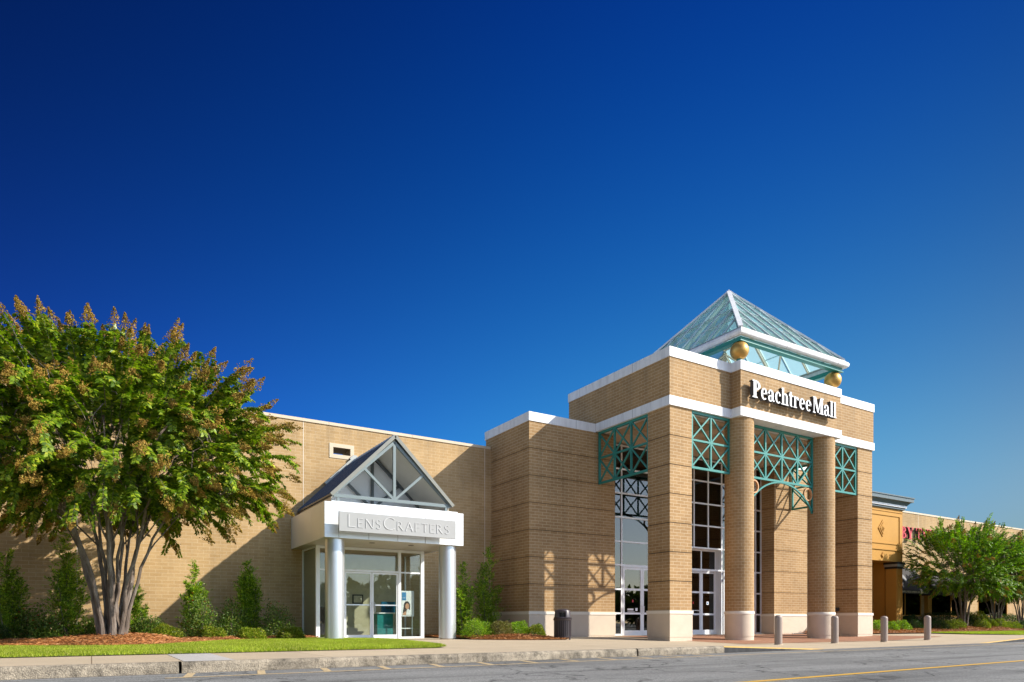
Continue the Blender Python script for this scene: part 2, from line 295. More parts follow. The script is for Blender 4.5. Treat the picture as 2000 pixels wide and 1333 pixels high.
# ---------------------------------------------------------------- mesh helpers
class MB:
    def __init__(s): s.v = []; s.f = []; s.uv = []; s.mi = []; s.sm = []; s.cur = 0
    def face(s, pts, uv=None, sm=False):
        b = len(s.v); s.v += [tuple(p) for p in pts]; s.f.append(tuple(range(b, b+len(pts))))
        if uv is None:
            p = [Vector(q) for q in pts]; nn = Vector((0, 0, 0))
            for i in range(len(p)):
                a, c = p[i], p[(i+1) % len(p)]
                nn += Vector(((a.y-c.y)*(a.z+c.z), (a.z-c.z)*(a.x+c.x), (a.x-c.x)*(a.y+c.y)))
            ax, ay, az_ = abs(nn.x), abs(nn.y), abs(nn.z)
            if az_ >= ax and az_ >= ay: uv = [(q.x, q.y) for q in p]
            elif ax > ay: uv = [(q.y, q.z) for q in p]
            else: uv = [(q.x, q.z) for q in p]
        s.uv.append(uv); s.mi.append(s.cur); s.sm.append(sm)
    def box(s, x0, y0, z0, x1, y1, z1, top=True, bottom=True):
        a = [(x0, y0), (x1, y0), (x1, y1), (x0, y1)]
        for i in range(4):
            p, q = a[i], a[(i+1) % 4]
            s.face([(*p, z0), (*q, z0), (*q, z1), (*p, z1)])
        if top: s.face([(*p, z1) for p in a])
        if bottom: s.face([(*p, z0) for p in a[::-1]])
        return s
    def prism(s, pts, z0, z1):
        n = len(pts)
        for i in range(n):
            p, q = pts[i], pts[(i+1) % n]; s.face([(*p, z0), (*q, z0), (*q, z1), (*p, z1)])
        s.face([(*p, z1) for p in pts]); s.face([(*p, z0) for p in pts[::-1]]); return s
    def yprism(s, pts, y0, y1):     # outline in X,Z extruded in Y
        n = len(pts)
        for i in range(n):
            p, q = pts[i], pts[(i+1) % n]; s.face([(p[0], y0, p[1]), (p[0], y1, p[1]), (q[0], y1, q[1]), (q[0], y0, q[1])])
        s.face([(p[0], y0, p[1]) for p in pts]); s.face([(p[0], y1, p[1]) for p in pts[::-1]]); return s
    def beam(s, a, b, w, h, up=(0, 0, 1)):
        a = Vector(a); b = Vector(b); d = (b-a).normalized(); u = Vector(up)
        if abs(d.dot(u)) > .99: u = Vector((1, 0, 0))
        sd = d.cross(u).normalized()*w/2; uu = sd.cross(d).normalized()*h/2
        r = [sd+uu, -sd+uu, -sd-uu, sd-uu]
        for i in range(4):
            j = (i+1) % 4; s.face([a+r[i], b+r[i], b+r[j], a+r[j]])
        s.face([a+x for x in r[::-1]]); s.face([b+x for x in r]); return s
    def lathe(s, cx, cy, prof, n=32, sm=True, caps=True):
        for (r0, z0), (r1, z1) in zip(prof[:-1], prof[1:]):
            for i in range(n):
                t0, t1 = 2*math.pi*i/n, 2*math.pi*(i+1)/n
                P = lambda r, t, z: (cx+r*math.cos(t), cy+r*math.sin(t), z)
                rr = max(r0, r1)
                uv = [(t0*rr, z0), (t1*rr, z0), (t1*rr, z1), (t0*rr, z1)]
                s.face([P(r0, t0, z0), P(r0, t1, z0), P(r1, t1, z1), P(r1, t0, z1)], uv, sm)
        if caps:
            for (r, z), rev in ((prof[0], True), (prof[-1], False)):
                if r > 1e-5:
                    p = [(cx+r*math.cos(2*math.pi*i/n), cy+r*math.sin(2*math.pi*i/n), z) for i in range(n)]
                    s.face(p[::-1] if rev else p)
        return s
    def tube(s, pts, rad, n=6, flat=None):
        pts = [Vector(p) for p in pts]; rings = []; u = Vector((.3, .2, 1)).normalized()
        for i, p in enumerate(pts):
            d = (pts[min(i+1, len(pts)-1)]-pts[max(i-1, 0)]).normalized()
            sd = d.cross(u); sd = sd.normalized() if sd.length > 1e-3 else Vector((1, 0, 0)); up = sd.cross(d)
            r = rad[i] if hasattr(rad, '__len__') else rad
            rings.append([p+(sd*math.cos(2*math.pi*k/n)+up*math.sin(2*math.pi*k/n))*r for k in range(n)])
        for a, b in zip(rings[:-1], rings[1:]):
            for k in range(n):
                j = (k+1) % n; s.face([a[k], b[k], b[j], a[j]], [(0, 0)]*4, True)
        s.face(rings[0][::-1], [(0, 0)]*n); s.face(rings[-1], [(0, 0)]*n); return s
    def build(s, name, mats, parent=None, bevel=0):
        me = bpy.data.meshes.new(name); me.from_pydata(s.v, [], s.f)
        if not isinstance(mats, (list, tuple)): mats = [mats]
        for m in mats: me.materials.append(m)
        ul = me.uv_layers.new(name='UVMap'); flat = [c for f in s.uv for q in f for c in q]
        ul.data.foreach_set('uv', flat)
        me.polygons.foreach_set('material_index', s.mi); me.polygons.foreach_set('use_smooth', s.sm)
        import bmesh
        bm = bmesh.new(); bm.from_mesh(me); bmesh.ops.remove_doubles(bm, verts=bm.verts, dist=1e-5)
        bmesh.ops.recalc_face_normals(bm, faces=bm.faces)
        for e in bm.edges:
            if len(e.link_faces) == 2 and e.calc_face_angle(0) > R(38): e.smooth = False
        bm.to_mesh(me); bm.free()
        o = bpy.data.objects.new(name, me); COL.objects.link(o)
        if parent is not None:
            o.parent = parent; o.matrix_parent_inverse = Matrix.Translation(-Vector(parent.location)) if parent.location.length else Matrix()
        if bevel:
            b = o.modifiers.new('bevel', 'BEVEL'); b.width = bevel; b.segments = 2; b.limit_method = 'ANGLE'
        return o
def tag(o, label, cat, group=None, kind=None):
    if label: o['label'] = label
    if cat: o['category'] = cat
    if group: o['group'] = group
    if kind: o['kind'] = kind
    return o
def thing(name, label, cat, loc=(0, 0, 0), group=None):
    o = bpy.data.objects.new(name, None); o.location = loc; o.empty_display_size = .2; COL.objects.link(o)
    return tag(o, label, cat, group)
def struct(o): o['kind'] = 'structure'; return o
def copy_tree(o, parent=None):
    c = o.copy(); COL.objects.link(c)
    if parent is not None: c.parent = parent
    for ch in list(o.children): copy_tree(ch, c)
    return c
def quadmesh(name, V, F, mats, mi=None, parent=None):
    """V (n,3) array, F (m,k) array of same-sized faces"""
    me = bpy.data.meshes.new(name); m, k = F.shape
    me.vertices.add(len(V)); me.vertices.foreach_set('co', V.astype(np.float32).ravel())
    me.loops.add(m*k); me.loops.foreach_set('vertex_index', F.astype(np.int32).ravel())
    me.polygons.add(m); me.polygons.foreach_set('loop_start', np.arange(0, m*k, k, dtype=np.int32))
    me.polygons.foreach_set('loop_total', np.full(m, k, dtype=np.int32))
    if not isinstance(mats, (list, tuple)): mats = [mats]
    for x in mats: me.materials.append(x)
    if mi is not None: me.polygons.foreach_set('material_index', mi.astype(np.int32))
    me.update(calc_edges=True)
    o = bpy.data.objects.new(name, me); COL.objects.link(o)
    if parent is not None: o.parent = parent
    return o

# ---------------------------------------------------------------- ground
def Yk(x): return 9.95+.046*(min(max(x, -60), 90)+.9)
def lerp(a, b, t): return a+(b-a)*min(max(t, 0), 1)
def zf(x):
    if x < 12: return .103
    if x < 15.9: return lerp(.103, -.043, (x-12)/3.9)
    if x < 24.8: return -.043
    return lerp(-.043, .103, (x-24.8)/4.2)
def zg(x, y):
    t = min(max((y-Yk(x))/(19-Yk(x)), 0), 1); f = zf(x)
    return f+(.1-f)*t**2.5
ZR = -.047
mb = MB(); mb.face([(-700, -700, ZR), (700, -700, ZR), (700, 700, ZR), (-700, 700, ZR)])
struct(mb.build('road', M['asphalt']))
XS = list(np.arange(-40, 12, 2.0))+list(np.arange(12, 30, .3))+list(np.arange(30, 92, 2.0))
def sheet(name, mat, xs, yfun, dz, fn=zg):
    mb = MB(); cols = []
    for x in xs: cols.append([(x, y, fn(x, y)+dz) for y in yfun(x)])
    for a, b in zip(cols[:-1], cols[1:]):
        for j in range(len(a)-1): mb.face([a[j], b[j], b[j+1], a[j+1]])
    return mb.build(name, mat)
struct(sheet('sidewalk', M['walk'], XS, lambda x: [Yk(x)+.15+(23.3-Yk(x)-.15)*t/14 for t in range(15)], 0))
def kerb(x0, x1, mats, name='kerb', yellow=False, n=None):
    mb = MB(); n = n or max(2, int((x1-x0)/.12)); prev = None
    for i in range(n+1):
        x = x0+(x1-x0)*i/n; z = zf(x); h = z-ZR; y = Yk(x)
        j = .008*math.sin(x*9.1)+.006*math.sin(x*23.7+1)+random.uniform(-.004, .004)
        e = min(h, .020 if yellow else .035)
        cur = [(x, y-.012+j, ZR-.08), (x, y-.006+j, z-e*1.3), (x, y+.008+j*.6, z-e*.35), (x, y+.035, z+.001), (x, y+.155, z)]
        if prev:
            for k in range(4):
                mb.cur = 1 if (yellow and k in (1, 2)) else (2 if (yellow and k == 3) else 0)
                mb.face([prev[k], cur[k], cur[k+1], prev[k+1]])
        else: mb.cur = 0; mb.face(cur)
        prev = cur
    mb.face(prev[::-1])
    return struct(mb.build(name, mats))
ks = [-40, -30, -20, -11, -5.5, .99]
for a, b in zip(ks[:-1], ks[1:]): kerb(a+.006, b-.006, M['kerb'])
kerb(1.02, 5.2, M['kerb']); kerb(5.21, 9.32, M['kerb']); kerb(9.36, 12.0, M['kerb'])
kerb(12.0, 15.9, [M['blackkerb'], M['yellow'], M['walk']], 'kerb', True)
kerb(24.8, 29.0, [M['blackkerb'], M['yellow'], M['walk']], 'kerb', True); kerb(29.01, 60, M['kerb']); kerb(60.01, 90, M['kerb'])
# gutter lip across the dropped part
kerb(15.9, 24.8, M['walk'], 'kerb')
# a replaced slab of greyer concrete
struct(sheet('sidewalk', M['patch'], [1.05, 1.35, 1.7], lambda x: [Yk(x)+.04+(2.42)*t/4 for t in range(5)], .004))
# clay pavers
struct(sheet('plaza_paving', M['paver'], list(np.arange(17.0, 28.6, .3)), lambda x: [14.1+(20.75-14.1)*t/12 for t in range(13)], .004))
mb = MB(); mb.box(17.15, 20.62, .0, 26.45, 21.6, .112); struct(mb.build('threshold_step', M['threshold']))
# painted lines
def strip(p0, p1, w, mat, name='road_marking', n=24):
    a = Vector(p0); b = Vector(p1); d = (b-a).normalized(); s_ = Vector((-d.y, d.x))*w/2; mb = MB()
    q = [a+(b-a)*i/n for i in range(n+1)]
    for u, v in zip(q[:-1], q[1:]): mb.face([(*(u-s_), ZR+.004), (*(v-s_), ZR+.004), (*(v+s_), ZR+.004), (*(u+s_), ZR+.004)])
    return struct(mb.build(name, mat))
def yl(x): return 9.20+.047*(x-.83)
strip((.75, yl(.75)), (15.0, yl(15.0)), .10, M['line']); strip((15.0, yl(15)-.05), (60, yl(60)-.6), .09, M['line'])
for i in range(12):
    x = 1.0+.885*i; strip((x, yl(x)+.05), (x+.13, yl(x)+.74), .10, M['line'])
strip((4.0, 5.07), (26, 6.22), .11, M['lineyellow'])

# lawn and beds
def poly_sheet(name, mat, pts, fn, step=.35, dz=0):
    xs = [p[0] for p in pts]; ys = [p[1] for p in pts]
    import bmesh
    bm = bmesh.new(); vs = [bm.verts.new((x, y, 0)) for x, y in pts]; bm.faces.new(vs)
    for ax, lo, hi in ((0, min(xs), max(xs)), (1, min(ys), max(ys))):
        c = lo+step
        while c < hi:
            co = [0, 0, 0]; no = [0, 0, 0]; co[ax] = c; no[ax] = 1
            bmesh.ops.bisect_plane(bm, geom=bm.verts[:]+bm.edges[:]+bm.faces[:], plane_co=co, plane_no=no); c += step
    for v in bm.verts: v.co.z = fn(v.co.x, v.co.y)+dz
    bmesh.ops.recalc_face_normals(bm, faces=bm.faces)
    me = bpy.data.meshes.new(name); bm.to_mesh(me); bm.free(); me.materials.append(mat)
    for p in me.polygons: p.use_smooth = True
    o = bpy.data.objects.new(name, me); COL.objects.link(o); return struct(o)
def yfront(x): return 12.45+.046*(x+.9)
edge = [(-1.6, 17.1), (-.6, 16.4), (.3, 16.0), (1.2, 16.4), (2.0, 17.9), (3.0, 19.6), (4.0, 20.4), (5.2, 20.85)]
lawn = [(-40, yfront(-40)), (6.0, yfront(6.0)), (6.35, 13.0), (6.75, 14.8), (7.15, 17.05), (7.4, 18.6), (7.3, 19.6), (6.6, 20.4), (5.9, 21.1)] + edge[::-1] + [(-4, 18.2), (-10, 18.9), (-40, 18.9)]
def zl(x, y):
    e = min(1, max(0, (y-yfront(x))/.4)); return zg(x, y)+.012+.03*e
poly_sheet('lawn', M['turf'], lawn, zl, 1.0)
bed1 = [(-40, 18.9), (-10, 18.9), (-4, 18.2)] + edge + [(5.95, 21.15), (5.9, 23.04), (-40, 23.04)]
bed2 = [(10.0, 23.04), (10.02, 18.7), (10.5, 17.9), (11.2, 17.35), (12.0, 17.0), (12.5, 17.15), (12.95, 18.2), (13.12, 20.3), (13.15, 23.04)]
lawn2 = [(34.5, 17.9), (33.1, 15.2), (33.6, 13.6), (36, 13.1), (90, 14.5), (90, 18.2)]
bed3 = [(28.3, 20.3), (28.6, 18.1), (31, 17.95), (34.5, 17.9), (90, 18.2), (90, 23.04), (28.3, 23.04)]
MOUND = [(.45, 17.75, .22, 1.5, 1.0), (11.3, 18.9, .10, 1.3, 1.1), (40.4, 19.2, .16, 1.5, 1.2), (44, 19.2, .14, 1.5, 1.2)]
def dpoly(x, y, P):
    b = 9
    for (x0, y0), (x1, y1) in zip(P[:-1], P[1:]):
        dx, dy = x1-x0, y1-y0; t = min(1, max(0, ((x-x0)*dx+(y-y0)*dy)/(dx*dx+dy*dy))); b = min(b, math.hypot(x-x0-dx*t, y-y0-dy*t))
    return b
EDGES = [(bed1[1:-2]), bed2[1:8], bed3[:5]]
def zbed(x, y):
    d = dpoly(x, y, EDGES[0] if x < 9 else (EDGES[1] if x < 20 else EDGES[2])); k = min(1, d/.55); k = k*k*(3-2*k)
    z0 = zg(x, y)+(.048 if x < 9 or x > 20 else .012); return z0+(zbed0(x, y)-z0)*k
def zbed0(x, y):
    z = zg(x, y)+.03+.02*math.sin(x*2.1+y)*math.sin(y*3.3-x)
    if x > 28: z += .16*min(1, max(0, (y-18.0)/1.2))
    elif x < 9: z += .05*min(1, max(0, (y-18.0)/2))
    for mx, my, h, sx, sy in MOUND: z += h*math.exp(-((x-mx)/sx)**2-((y-my)/sy)**2)
    return z
poly_sheet('mulch_bed', M['soil'], bed1, zbed, .35); poly_sheet('mulch_bed', M['soil'], bed2, zbed, .3); poly_sheet('mulch_bed', M['soil'], bed3, zbed, .8)
poly_sheet('lawn', M['turf'], lawn2, zl, 2.0)

def inpoly(P, pts):
    x, y = P[:, 0], P[:, 1]; c = np.zeros(len(P), bool); n = len(pts)
    for i in range(n):
        x0, y0 = pts[i]; x1, y1 = pts[(i+1) % n]
        with np.errstate(divide='ignore', invalid='ignore'):
            c ^= ((y0 > y) != (y1 > y)) & (x < (x1-x0)*(y-y0)/(y1-y0+1e-12)+x0)
    return c
def scatter(pts, n, x0, x1):
    ys = [p[1] for p in pts]; P = np.column_stack([rng.uniform(x0, x1, n), rng.uniform(min(ys), max(ys), n)]); return P[inpoly(P, pts)]
def blades(name, pts, n, x0, x1, fn, h=(.03, .055), label=None):
    P = scatter(pts, n, x0, x1); m = len(P); z = np.array([fn(a, b) for a, b in P])
    an = rng.uniform(0, math.pi, m); w = rng.uniform(.004, .007, m); hh = rng.uniform(*h, m); ln = rng.normal(0, .35, (m, 2))*hh[:, None]
    d = np.column_stack([np.cos(an)*w, np.sin(an)*w, np.zeros(m)]); b = np.column_stack([P, z-.004])
    V = np.stack([b-d, b+d, b+np.column_stack([ln, hh])], 1).reshape(-1, 3)
    o = quadmesh(name, V, np.arange(3*m).reshape(-1, 3), M['grass'])
    return tag(o, label, 'grass', None, 'stuff')
blades('grass', lawn, 330000, -3.2, 7.6, zl, label='bright green mown grass between the kerbside walk and the mulch bed')
blades('grass', lawn2, 90000, 33, 48, zl, (.04, .07), label='strip of green grass at the right edge beyond the bollards')
def straw(name, pts, n, x0, x1, label):
    P = scatter(pts, n, x0, x1); m = len(P); z = np.array([zbed(a, b) for a, b in P])+rng.uniform(0, .03, m)
    an = rng.uniform(0, 2*math.pi, m); ln = rng.uniform(.07, .15, m); up = rng.normal(.0, .16, m)
    d = np.column_stack([np.cos(an)*ln, np.sin(an)*ln, np.abs(up)*ln]); s_ = np.column_stack([-np.sin(an), np.cos(an), np.zeros(m)])*.0022
    b = np.column_stack([P, z]); mid = b+d*.5+np.column_stack([np.zeros((m, 2)), rng.uniform(.0, .02, m)])
    V = np.stack([b-s_, b+s_, mid+s_*1.2, b+d], 1).reshape(-1, 3)
    o = quadmesh(name, V, np.arange(4*m).reshape(-1, 4), M['straw']); return tag(o, label, 'mulch', None, 'stuff')
straw('pine_straw', bed1, 190000, -3.5, 6.0, 'reddish pine straw covering the bed under the large tree')
straw('pine_straw', bed2, 50000, 10.0, 13.2, 'reddish pine straw in the small bed beside the litter bin')
straw('pine_straw', bed3, 70000, 28.5, 50, 'reddish pine straw in the bed before the gold portal and right trees')

# ---------------------------------------------------------------- buildings
def blocks(mb, x0, y0, x1, y1, z0, z1, joints, gap=.024, inset=.014):
    zs = [z0]+[z for z in joints if z0+.05 < z < z1-.05]+[z1]
    for a, b in zip(zs[:-1], zs[1:]):
        mb.box(x0, y0, a+(gap/2 if a > z0 else 0), x1, y1, b-(gap/2 if b < z1 else 0))
    mb.cur = 1; mb.box(x0+inset, y0+inset, z0+.01, x1-inset, y1-inset, z1-.01); mb.cur = 0
JT = [2.01+.9645*i for i in range(7)]
def plinth(mb, x0, y0, x1, y1, p=.03):
    mb.cur = 0; mb.box(x0-p*.6, y0-p*.6, .145, x1+p*.6, y1+p*.6, .925)
    mb.box(x0-p*.3, y0-p*.3, -.12, x1+p*.3, y1+p*.3, .137); mb.box(x0+.02, y0+.02, .1, x1-.02, y1-.02, .95)
    mb.cur = 1; mb.prism([(x0-p*1.3, y0-p*1.3), (x1+p*1.3, y0-p*1.3), (x1+p*1.3, y1+p*1.3), (x0-p*1.3, y1+p*1.3)], .925, 1.03); mb.cur = 0

tower = thing('mall_entrance', 'tall tan brick mall entrance with white bands, brick pillars and a glass pyramid roof', 'entrance building', (22, 18, 0))
def out_poly(o): return [(16.2-o, 16.52-o), (19.14-o, 16.52-o), (19.14-o, 16.1-o), (24.88+o, 16.1-o), (24.88+o, 16.52-o), (27.8+o, 16.52-o), (27.8+o, 22.1+o), (16.2-o, 22.1+o)]
MB().prism(out_poly(0), 8.11, 9.39).build('upper_wall', M['brick'], tower)
MB().prism(out_poly(.03), 9.39, 9.72).build('coping', M['white'], tower, .008)
mb = MB()
mb.box(16.17, 16.49, 7.8, 27.83, 17.0, 8.11); mb.box(19.11, 16.07, 7.8, 24.91, 16.49, 8.11)
mb.box(16.17, 17.0, 7.8, 16.7, 20.35, 8.11); mb.box(27.3, 17.0, 7.8, 27.83, 20.35, 8.11)
mb.build('white_band', M['white'], tower)
mb = MB(); mb.box(16.75, 17.05, 7.803, 27.25, 17.4, 8.05); mb.box(16.75, 20.0, 7.805, 27.25, 21.6, 8.05)
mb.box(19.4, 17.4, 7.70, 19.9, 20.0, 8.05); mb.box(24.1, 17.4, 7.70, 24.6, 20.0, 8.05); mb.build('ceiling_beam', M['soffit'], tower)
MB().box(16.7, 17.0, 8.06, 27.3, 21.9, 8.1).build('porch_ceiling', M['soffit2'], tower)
for x0 in (16.24, 26.745):
    mb = MB(); blocks(mb, x0, 16.55, x0+1.01, 17.6, 1.03, 7.8, JT)
    pl = mb.build('pillar', [M['brick'], M['dark']], tower)
    mb = MB(); plinth(mb, x0, 16.55, x0+1.01, 17.6); mb.build('plinth', [M['stone'], M['stone_trim']], pl)
for cx in (19.66, 24.38):
    pr_ = [(.5, 1.03)]; mb = MB().lathe(cx, 16.6, [(.5, 1.03), (.5, 7.8)], 30, sm=False); pl = mb.build('round_column', M['brick_round'], tower)
    mb = MB(); mb.lathe(cx, 16.6, [(.495, -.12), (.495, .137)], 48); mb.lathe(cx, 16.6, [(.485, .13), (.485, .15)], 48, caps=False); mb.lathe(cx, 16.6, [(.505, .145), (.505, .925)], 48)
    mb.cur = 1; mb.lathe(cx, 16.6, [(.505, .925), (.518, .935), (.518, 1.01), (.505, 1.03)], 48); mb.build('plinth', [M['stone'], M['stone_trim']], pl)
# lattice
def lattice(mb, fn, u0, u1, nc, z0, z1, w=.066):
    b = lambda a, c, ww=w: mb.beam(fn(*a), fn(*c), ww, ww)
    H = w/2
    b((u0, z0), (u1, z0), w*1.15); b((u0, z1), (u1, z1), w*1.3); b((u0+H, z0), (u0+H, z1), w*1.1); b((u1-H, z0), (u1-H, z1), w*1.1)
    zm = (z0+z1)/2; b((u0, zm), (u1, zm)); cw = (u1-u0)/nc
    for i in range(1, nc): b((u0+cw*i, z0), (u0+cw*i, z1), w*.98)
    for i in range(nc):
        for a, c in ((z0, zm), (zm, z1)):
            b((u0+cw*i, a), (u0+cw*(i+1), c), w*.8); b((u0+cw*i, c), (u0+cw*(i+1), a), w*.78)
for u0, u1, nc in ((17.28, 19.19, 2), (24.86, 26.72, 2)):
    mb = MB(); lattice(mb, lambda u, z: (u, 16.63, z), u0, u1, nc, 5.89, 7.76); mb.build('lattice_panel', M['teal'], tower)
mb = MB(); FN = lambda u, z: (u, 16.63, z); lattice(mb, FN, 20.17, 23.87, 4, 5.89, 7.76)
xc, hw, rise = 22.02, 1.83, .95; Rr = (hw*hw+rise*rise)/(2*rise); zc = 5.86-Rr; am = math.asin(hw/Rr)
ap = [(xc+Rr*math.sin(am*t), zc+Rr*math.cos(am*t)) for t in np.linspace(-1, 1, 33)]
for a, b in zip(ap[:-1], ap[1:]): mb.beam(FN(*a), FN(*b), .055, .06, (0, 1, 0))
for u in (20.20, 23.84): mb.beam(FN(u, 4.86), FN(u, 5.89), .06, .06)
arch = mb.build('lattice_panel', M['teal'], tower)
for cx in (20.46, 23.58):
    mb = MB(); n = 36
    for i in range(n):
        a0, a1 = 2*math.pi*i/n, 2*math.pi*(i+1)/n
        q = [(cx+r*math.cos(a), 5.57+r*math.sin(a)) for r, a in ((.20, a0), (.25, a0), (.25, a1), (.20, a1))]
        F0 = [(x, 16.59, z) for x, z in q]; B0 = [(x, 16.66, z) for x, z in q]
        mb.face(F0, sm=False); mb.face(B0[::-1]); mb.face([F0[1], B0[1], B0[2], F0[2]], sm=True); mb.face([F0[0], F0[3], B0[3], B0[0]], sm=True)
    mb.build('ring', M['ring'], arch)
for X in (16.32, 27.68):
    mb = MB(); lattice(mb, lambda u, z: (X, u, z), 17.62, 20.34, 3, 5.87, 7.76); mb.build('lattice_panel', M['teal'], tower)
# glazing
YG = 21.1; fr = MB(); H2 = .032
zb = [.15, 1.0, 1.965, 2.93, 3.87, 4.84, 5.80, 6.77, 7.7]; door_spans = [(18.12, 20.15), (23.95, 26.0)]
vx = [17.25, 18.05, 20.22, 21.18, 22.1, 22.97, 23.82, 26.07, 26.44]
MID = (21.18, 23.78)
for z in zb:
    segs = [(17.15, 26.45)]
    if z < 2.9: segs = [(17.15, 18.02), (20.25, 21.15), (26.1, 26.45)]
    for a, b in segs: fr.box(a, YG-H2, z-H2, b, YG+H2, z+H2)
for x in vx:
    lo = .11
    if x in (22.1, 22.97): lo = 3.9
    fr.box(x-H2*.95, YG-H2*1.1, lo, x+H2*.95, YG+H2*1.1, 7.75)
for a, b in door_spans: fr.box(a-.04, YG-.045, 2.86, b+.04, YG+.02, 2.898)
gl = fr.build('window_frame', M['frame'], tower)
mb = MB()
for a, b, z0, z1 in ((17.15, 18.05, .12, 7.72), (18.05, 20.22, 2.93, 7.72), (20.22, 21.18, .12, 7.72), (21.18, 23.82, 3.87, 7.72), (23.82, 26.07, 2.93, 7.72), (26.07, 26.45, .12, 7.72)):
    mb.box(a, YG-.004, z0, b, YG+.004, z1)
mb.build('glass', M['glass'], gl)
def door(parent, x0, x1, y, z0, z1, rails, st=.085, bot=.2, hx=None, bar=None, glass='glass', hinge=None):
    mb = MB(); t = .022
    mb.box(x0, y-t, z0, x0+st, y+t, z1); mb.box(x1-st, y-t, z0, x1, y+t, z1)
    mb.box(x0+st, y-t*.95, z0, x1-st, y+t*.95, z0+bot); mb.box(x0+st, y-t*.95, z1-st, x1-st, y+t*.95, z1)
    for z in rails: mb.box(x0+st, y-t*.9, z-.04, x1-st, y+t*.9, z+.04)
    d = mb.build('door', M['frame'], parent)
    MB().box(x0+st, y-.003, z0+bot, x1-st, y+.003, z1-st).build('glass', M[glass], d)
    mb = MB()
    if hx is not None:
        mb.tube([(hx, y-.02, z0+.88), (hx, y-.08, z0+.90), (hx, y-.08, z0+1.18), (hx, y-.02, z0+1.2)], .012, 8)
    if bar is not None:
        mb.box(x0+st*.6, y-.06, bar-.018, x1-st*.6, y-.035, bar+.018)
    if mb.f: mb.build('handle', M['alu'], d)
    return d
for a, b in door_spans:
    m_ = (a+b)/2
    door(gl, a, m_-.005, YG-.01, .115, 2.85, (1.0, 1.965), hx=m_-.06); door(gl, m_+.005, b, YG-.01, .115, 2.85, (1.0, 1.965), hx=m_+.06)
# recessed middle doors
YM = 21.42; mb = MB()
for x in (MID[0], 22.03, 22.88, MID[1]): mb.box(x-.03, YM-.03, .11, x+.03, YM+.03, 3.84)
mb.box(MID[0], YM-.028, 2.88, MID[1], YM+.028, 2.95); mb.box(MID[0], YM-.028, 3.78, MID[1], YM+.028, 3.84)
mb.box(MID[0]-.03, YG+.04, .11, MID[0]-.0, YM, 3.84); mb.box(MID[1]+.0, YG+.04, .11, MID[1]+.03, YM, 3.84); mb.box(MID[0], YG+.03, 3.84, MID[1], YM, 3.88)
mf = mb.build('door_frame', M['frame'], tower)
MB().box(MID[0], YM-.003, 2.95, MID[1], YM+.003, 3.78).build('glass', M['glass'], mf)
for a, b in ((21.22, 22.0), (22.06, 22.85), (22.91, 23.75)): door(mf, a, b, YM, .115, 2.87, (1.0, 1.965), st=.07, bar=1.16 if a != 22.91 else None)
# small decals on the doors
for x, z in ((18.62, 1.5), (22.38, 1.5)): MB().box(x-.03, YG-.045 if x < 20 else YM-.03, z-.05, x+.03, YG-.04 if x < 20 else YM-.028, z+.05).build('red_sticker', M['red'], gl)
mb = MB(); mb.box(23.2, YM-.03, 1.42, 23.34, YM-.027, 1.56); mb.cur = 1; mb.box(23.225, YM-.034, 1.455, 23.30, YM-.031, 1.525); mb.build('notice_sticker', [M['poster'], M['posterblue']], gl)
mb = MB(); mb.box(18.34, YG-.04, 1.06, 18.72, YG-.038, 1.08); mb.box(18.34, YG-.04, 1.12, 18.66, YG-.038, 1.2); mb.box(18.76, YG-.04, 1.10, 18.88, YG-.038, 1.22); mb.build('hours_lettering', M['poster'], gl)
# lobby shell
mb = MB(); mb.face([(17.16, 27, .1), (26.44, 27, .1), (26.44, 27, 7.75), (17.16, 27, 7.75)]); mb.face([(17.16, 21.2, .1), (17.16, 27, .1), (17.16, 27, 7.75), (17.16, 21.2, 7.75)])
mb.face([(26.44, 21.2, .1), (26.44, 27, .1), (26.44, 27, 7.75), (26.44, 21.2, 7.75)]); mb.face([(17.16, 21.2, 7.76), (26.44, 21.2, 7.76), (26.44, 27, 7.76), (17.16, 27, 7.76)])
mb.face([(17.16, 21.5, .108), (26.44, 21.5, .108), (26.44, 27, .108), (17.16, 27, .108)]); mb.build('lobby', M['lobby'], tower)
# wall light box on the right pillar
mb = MB(); mb.box(26.66, 17.35, 1.12, 26.73, 17.5, 1.24); mb.box(26.60, 17.33, 1.1, 26.66, 17.52, 1.26); mb.build('outlet_box', M['black'], tower)

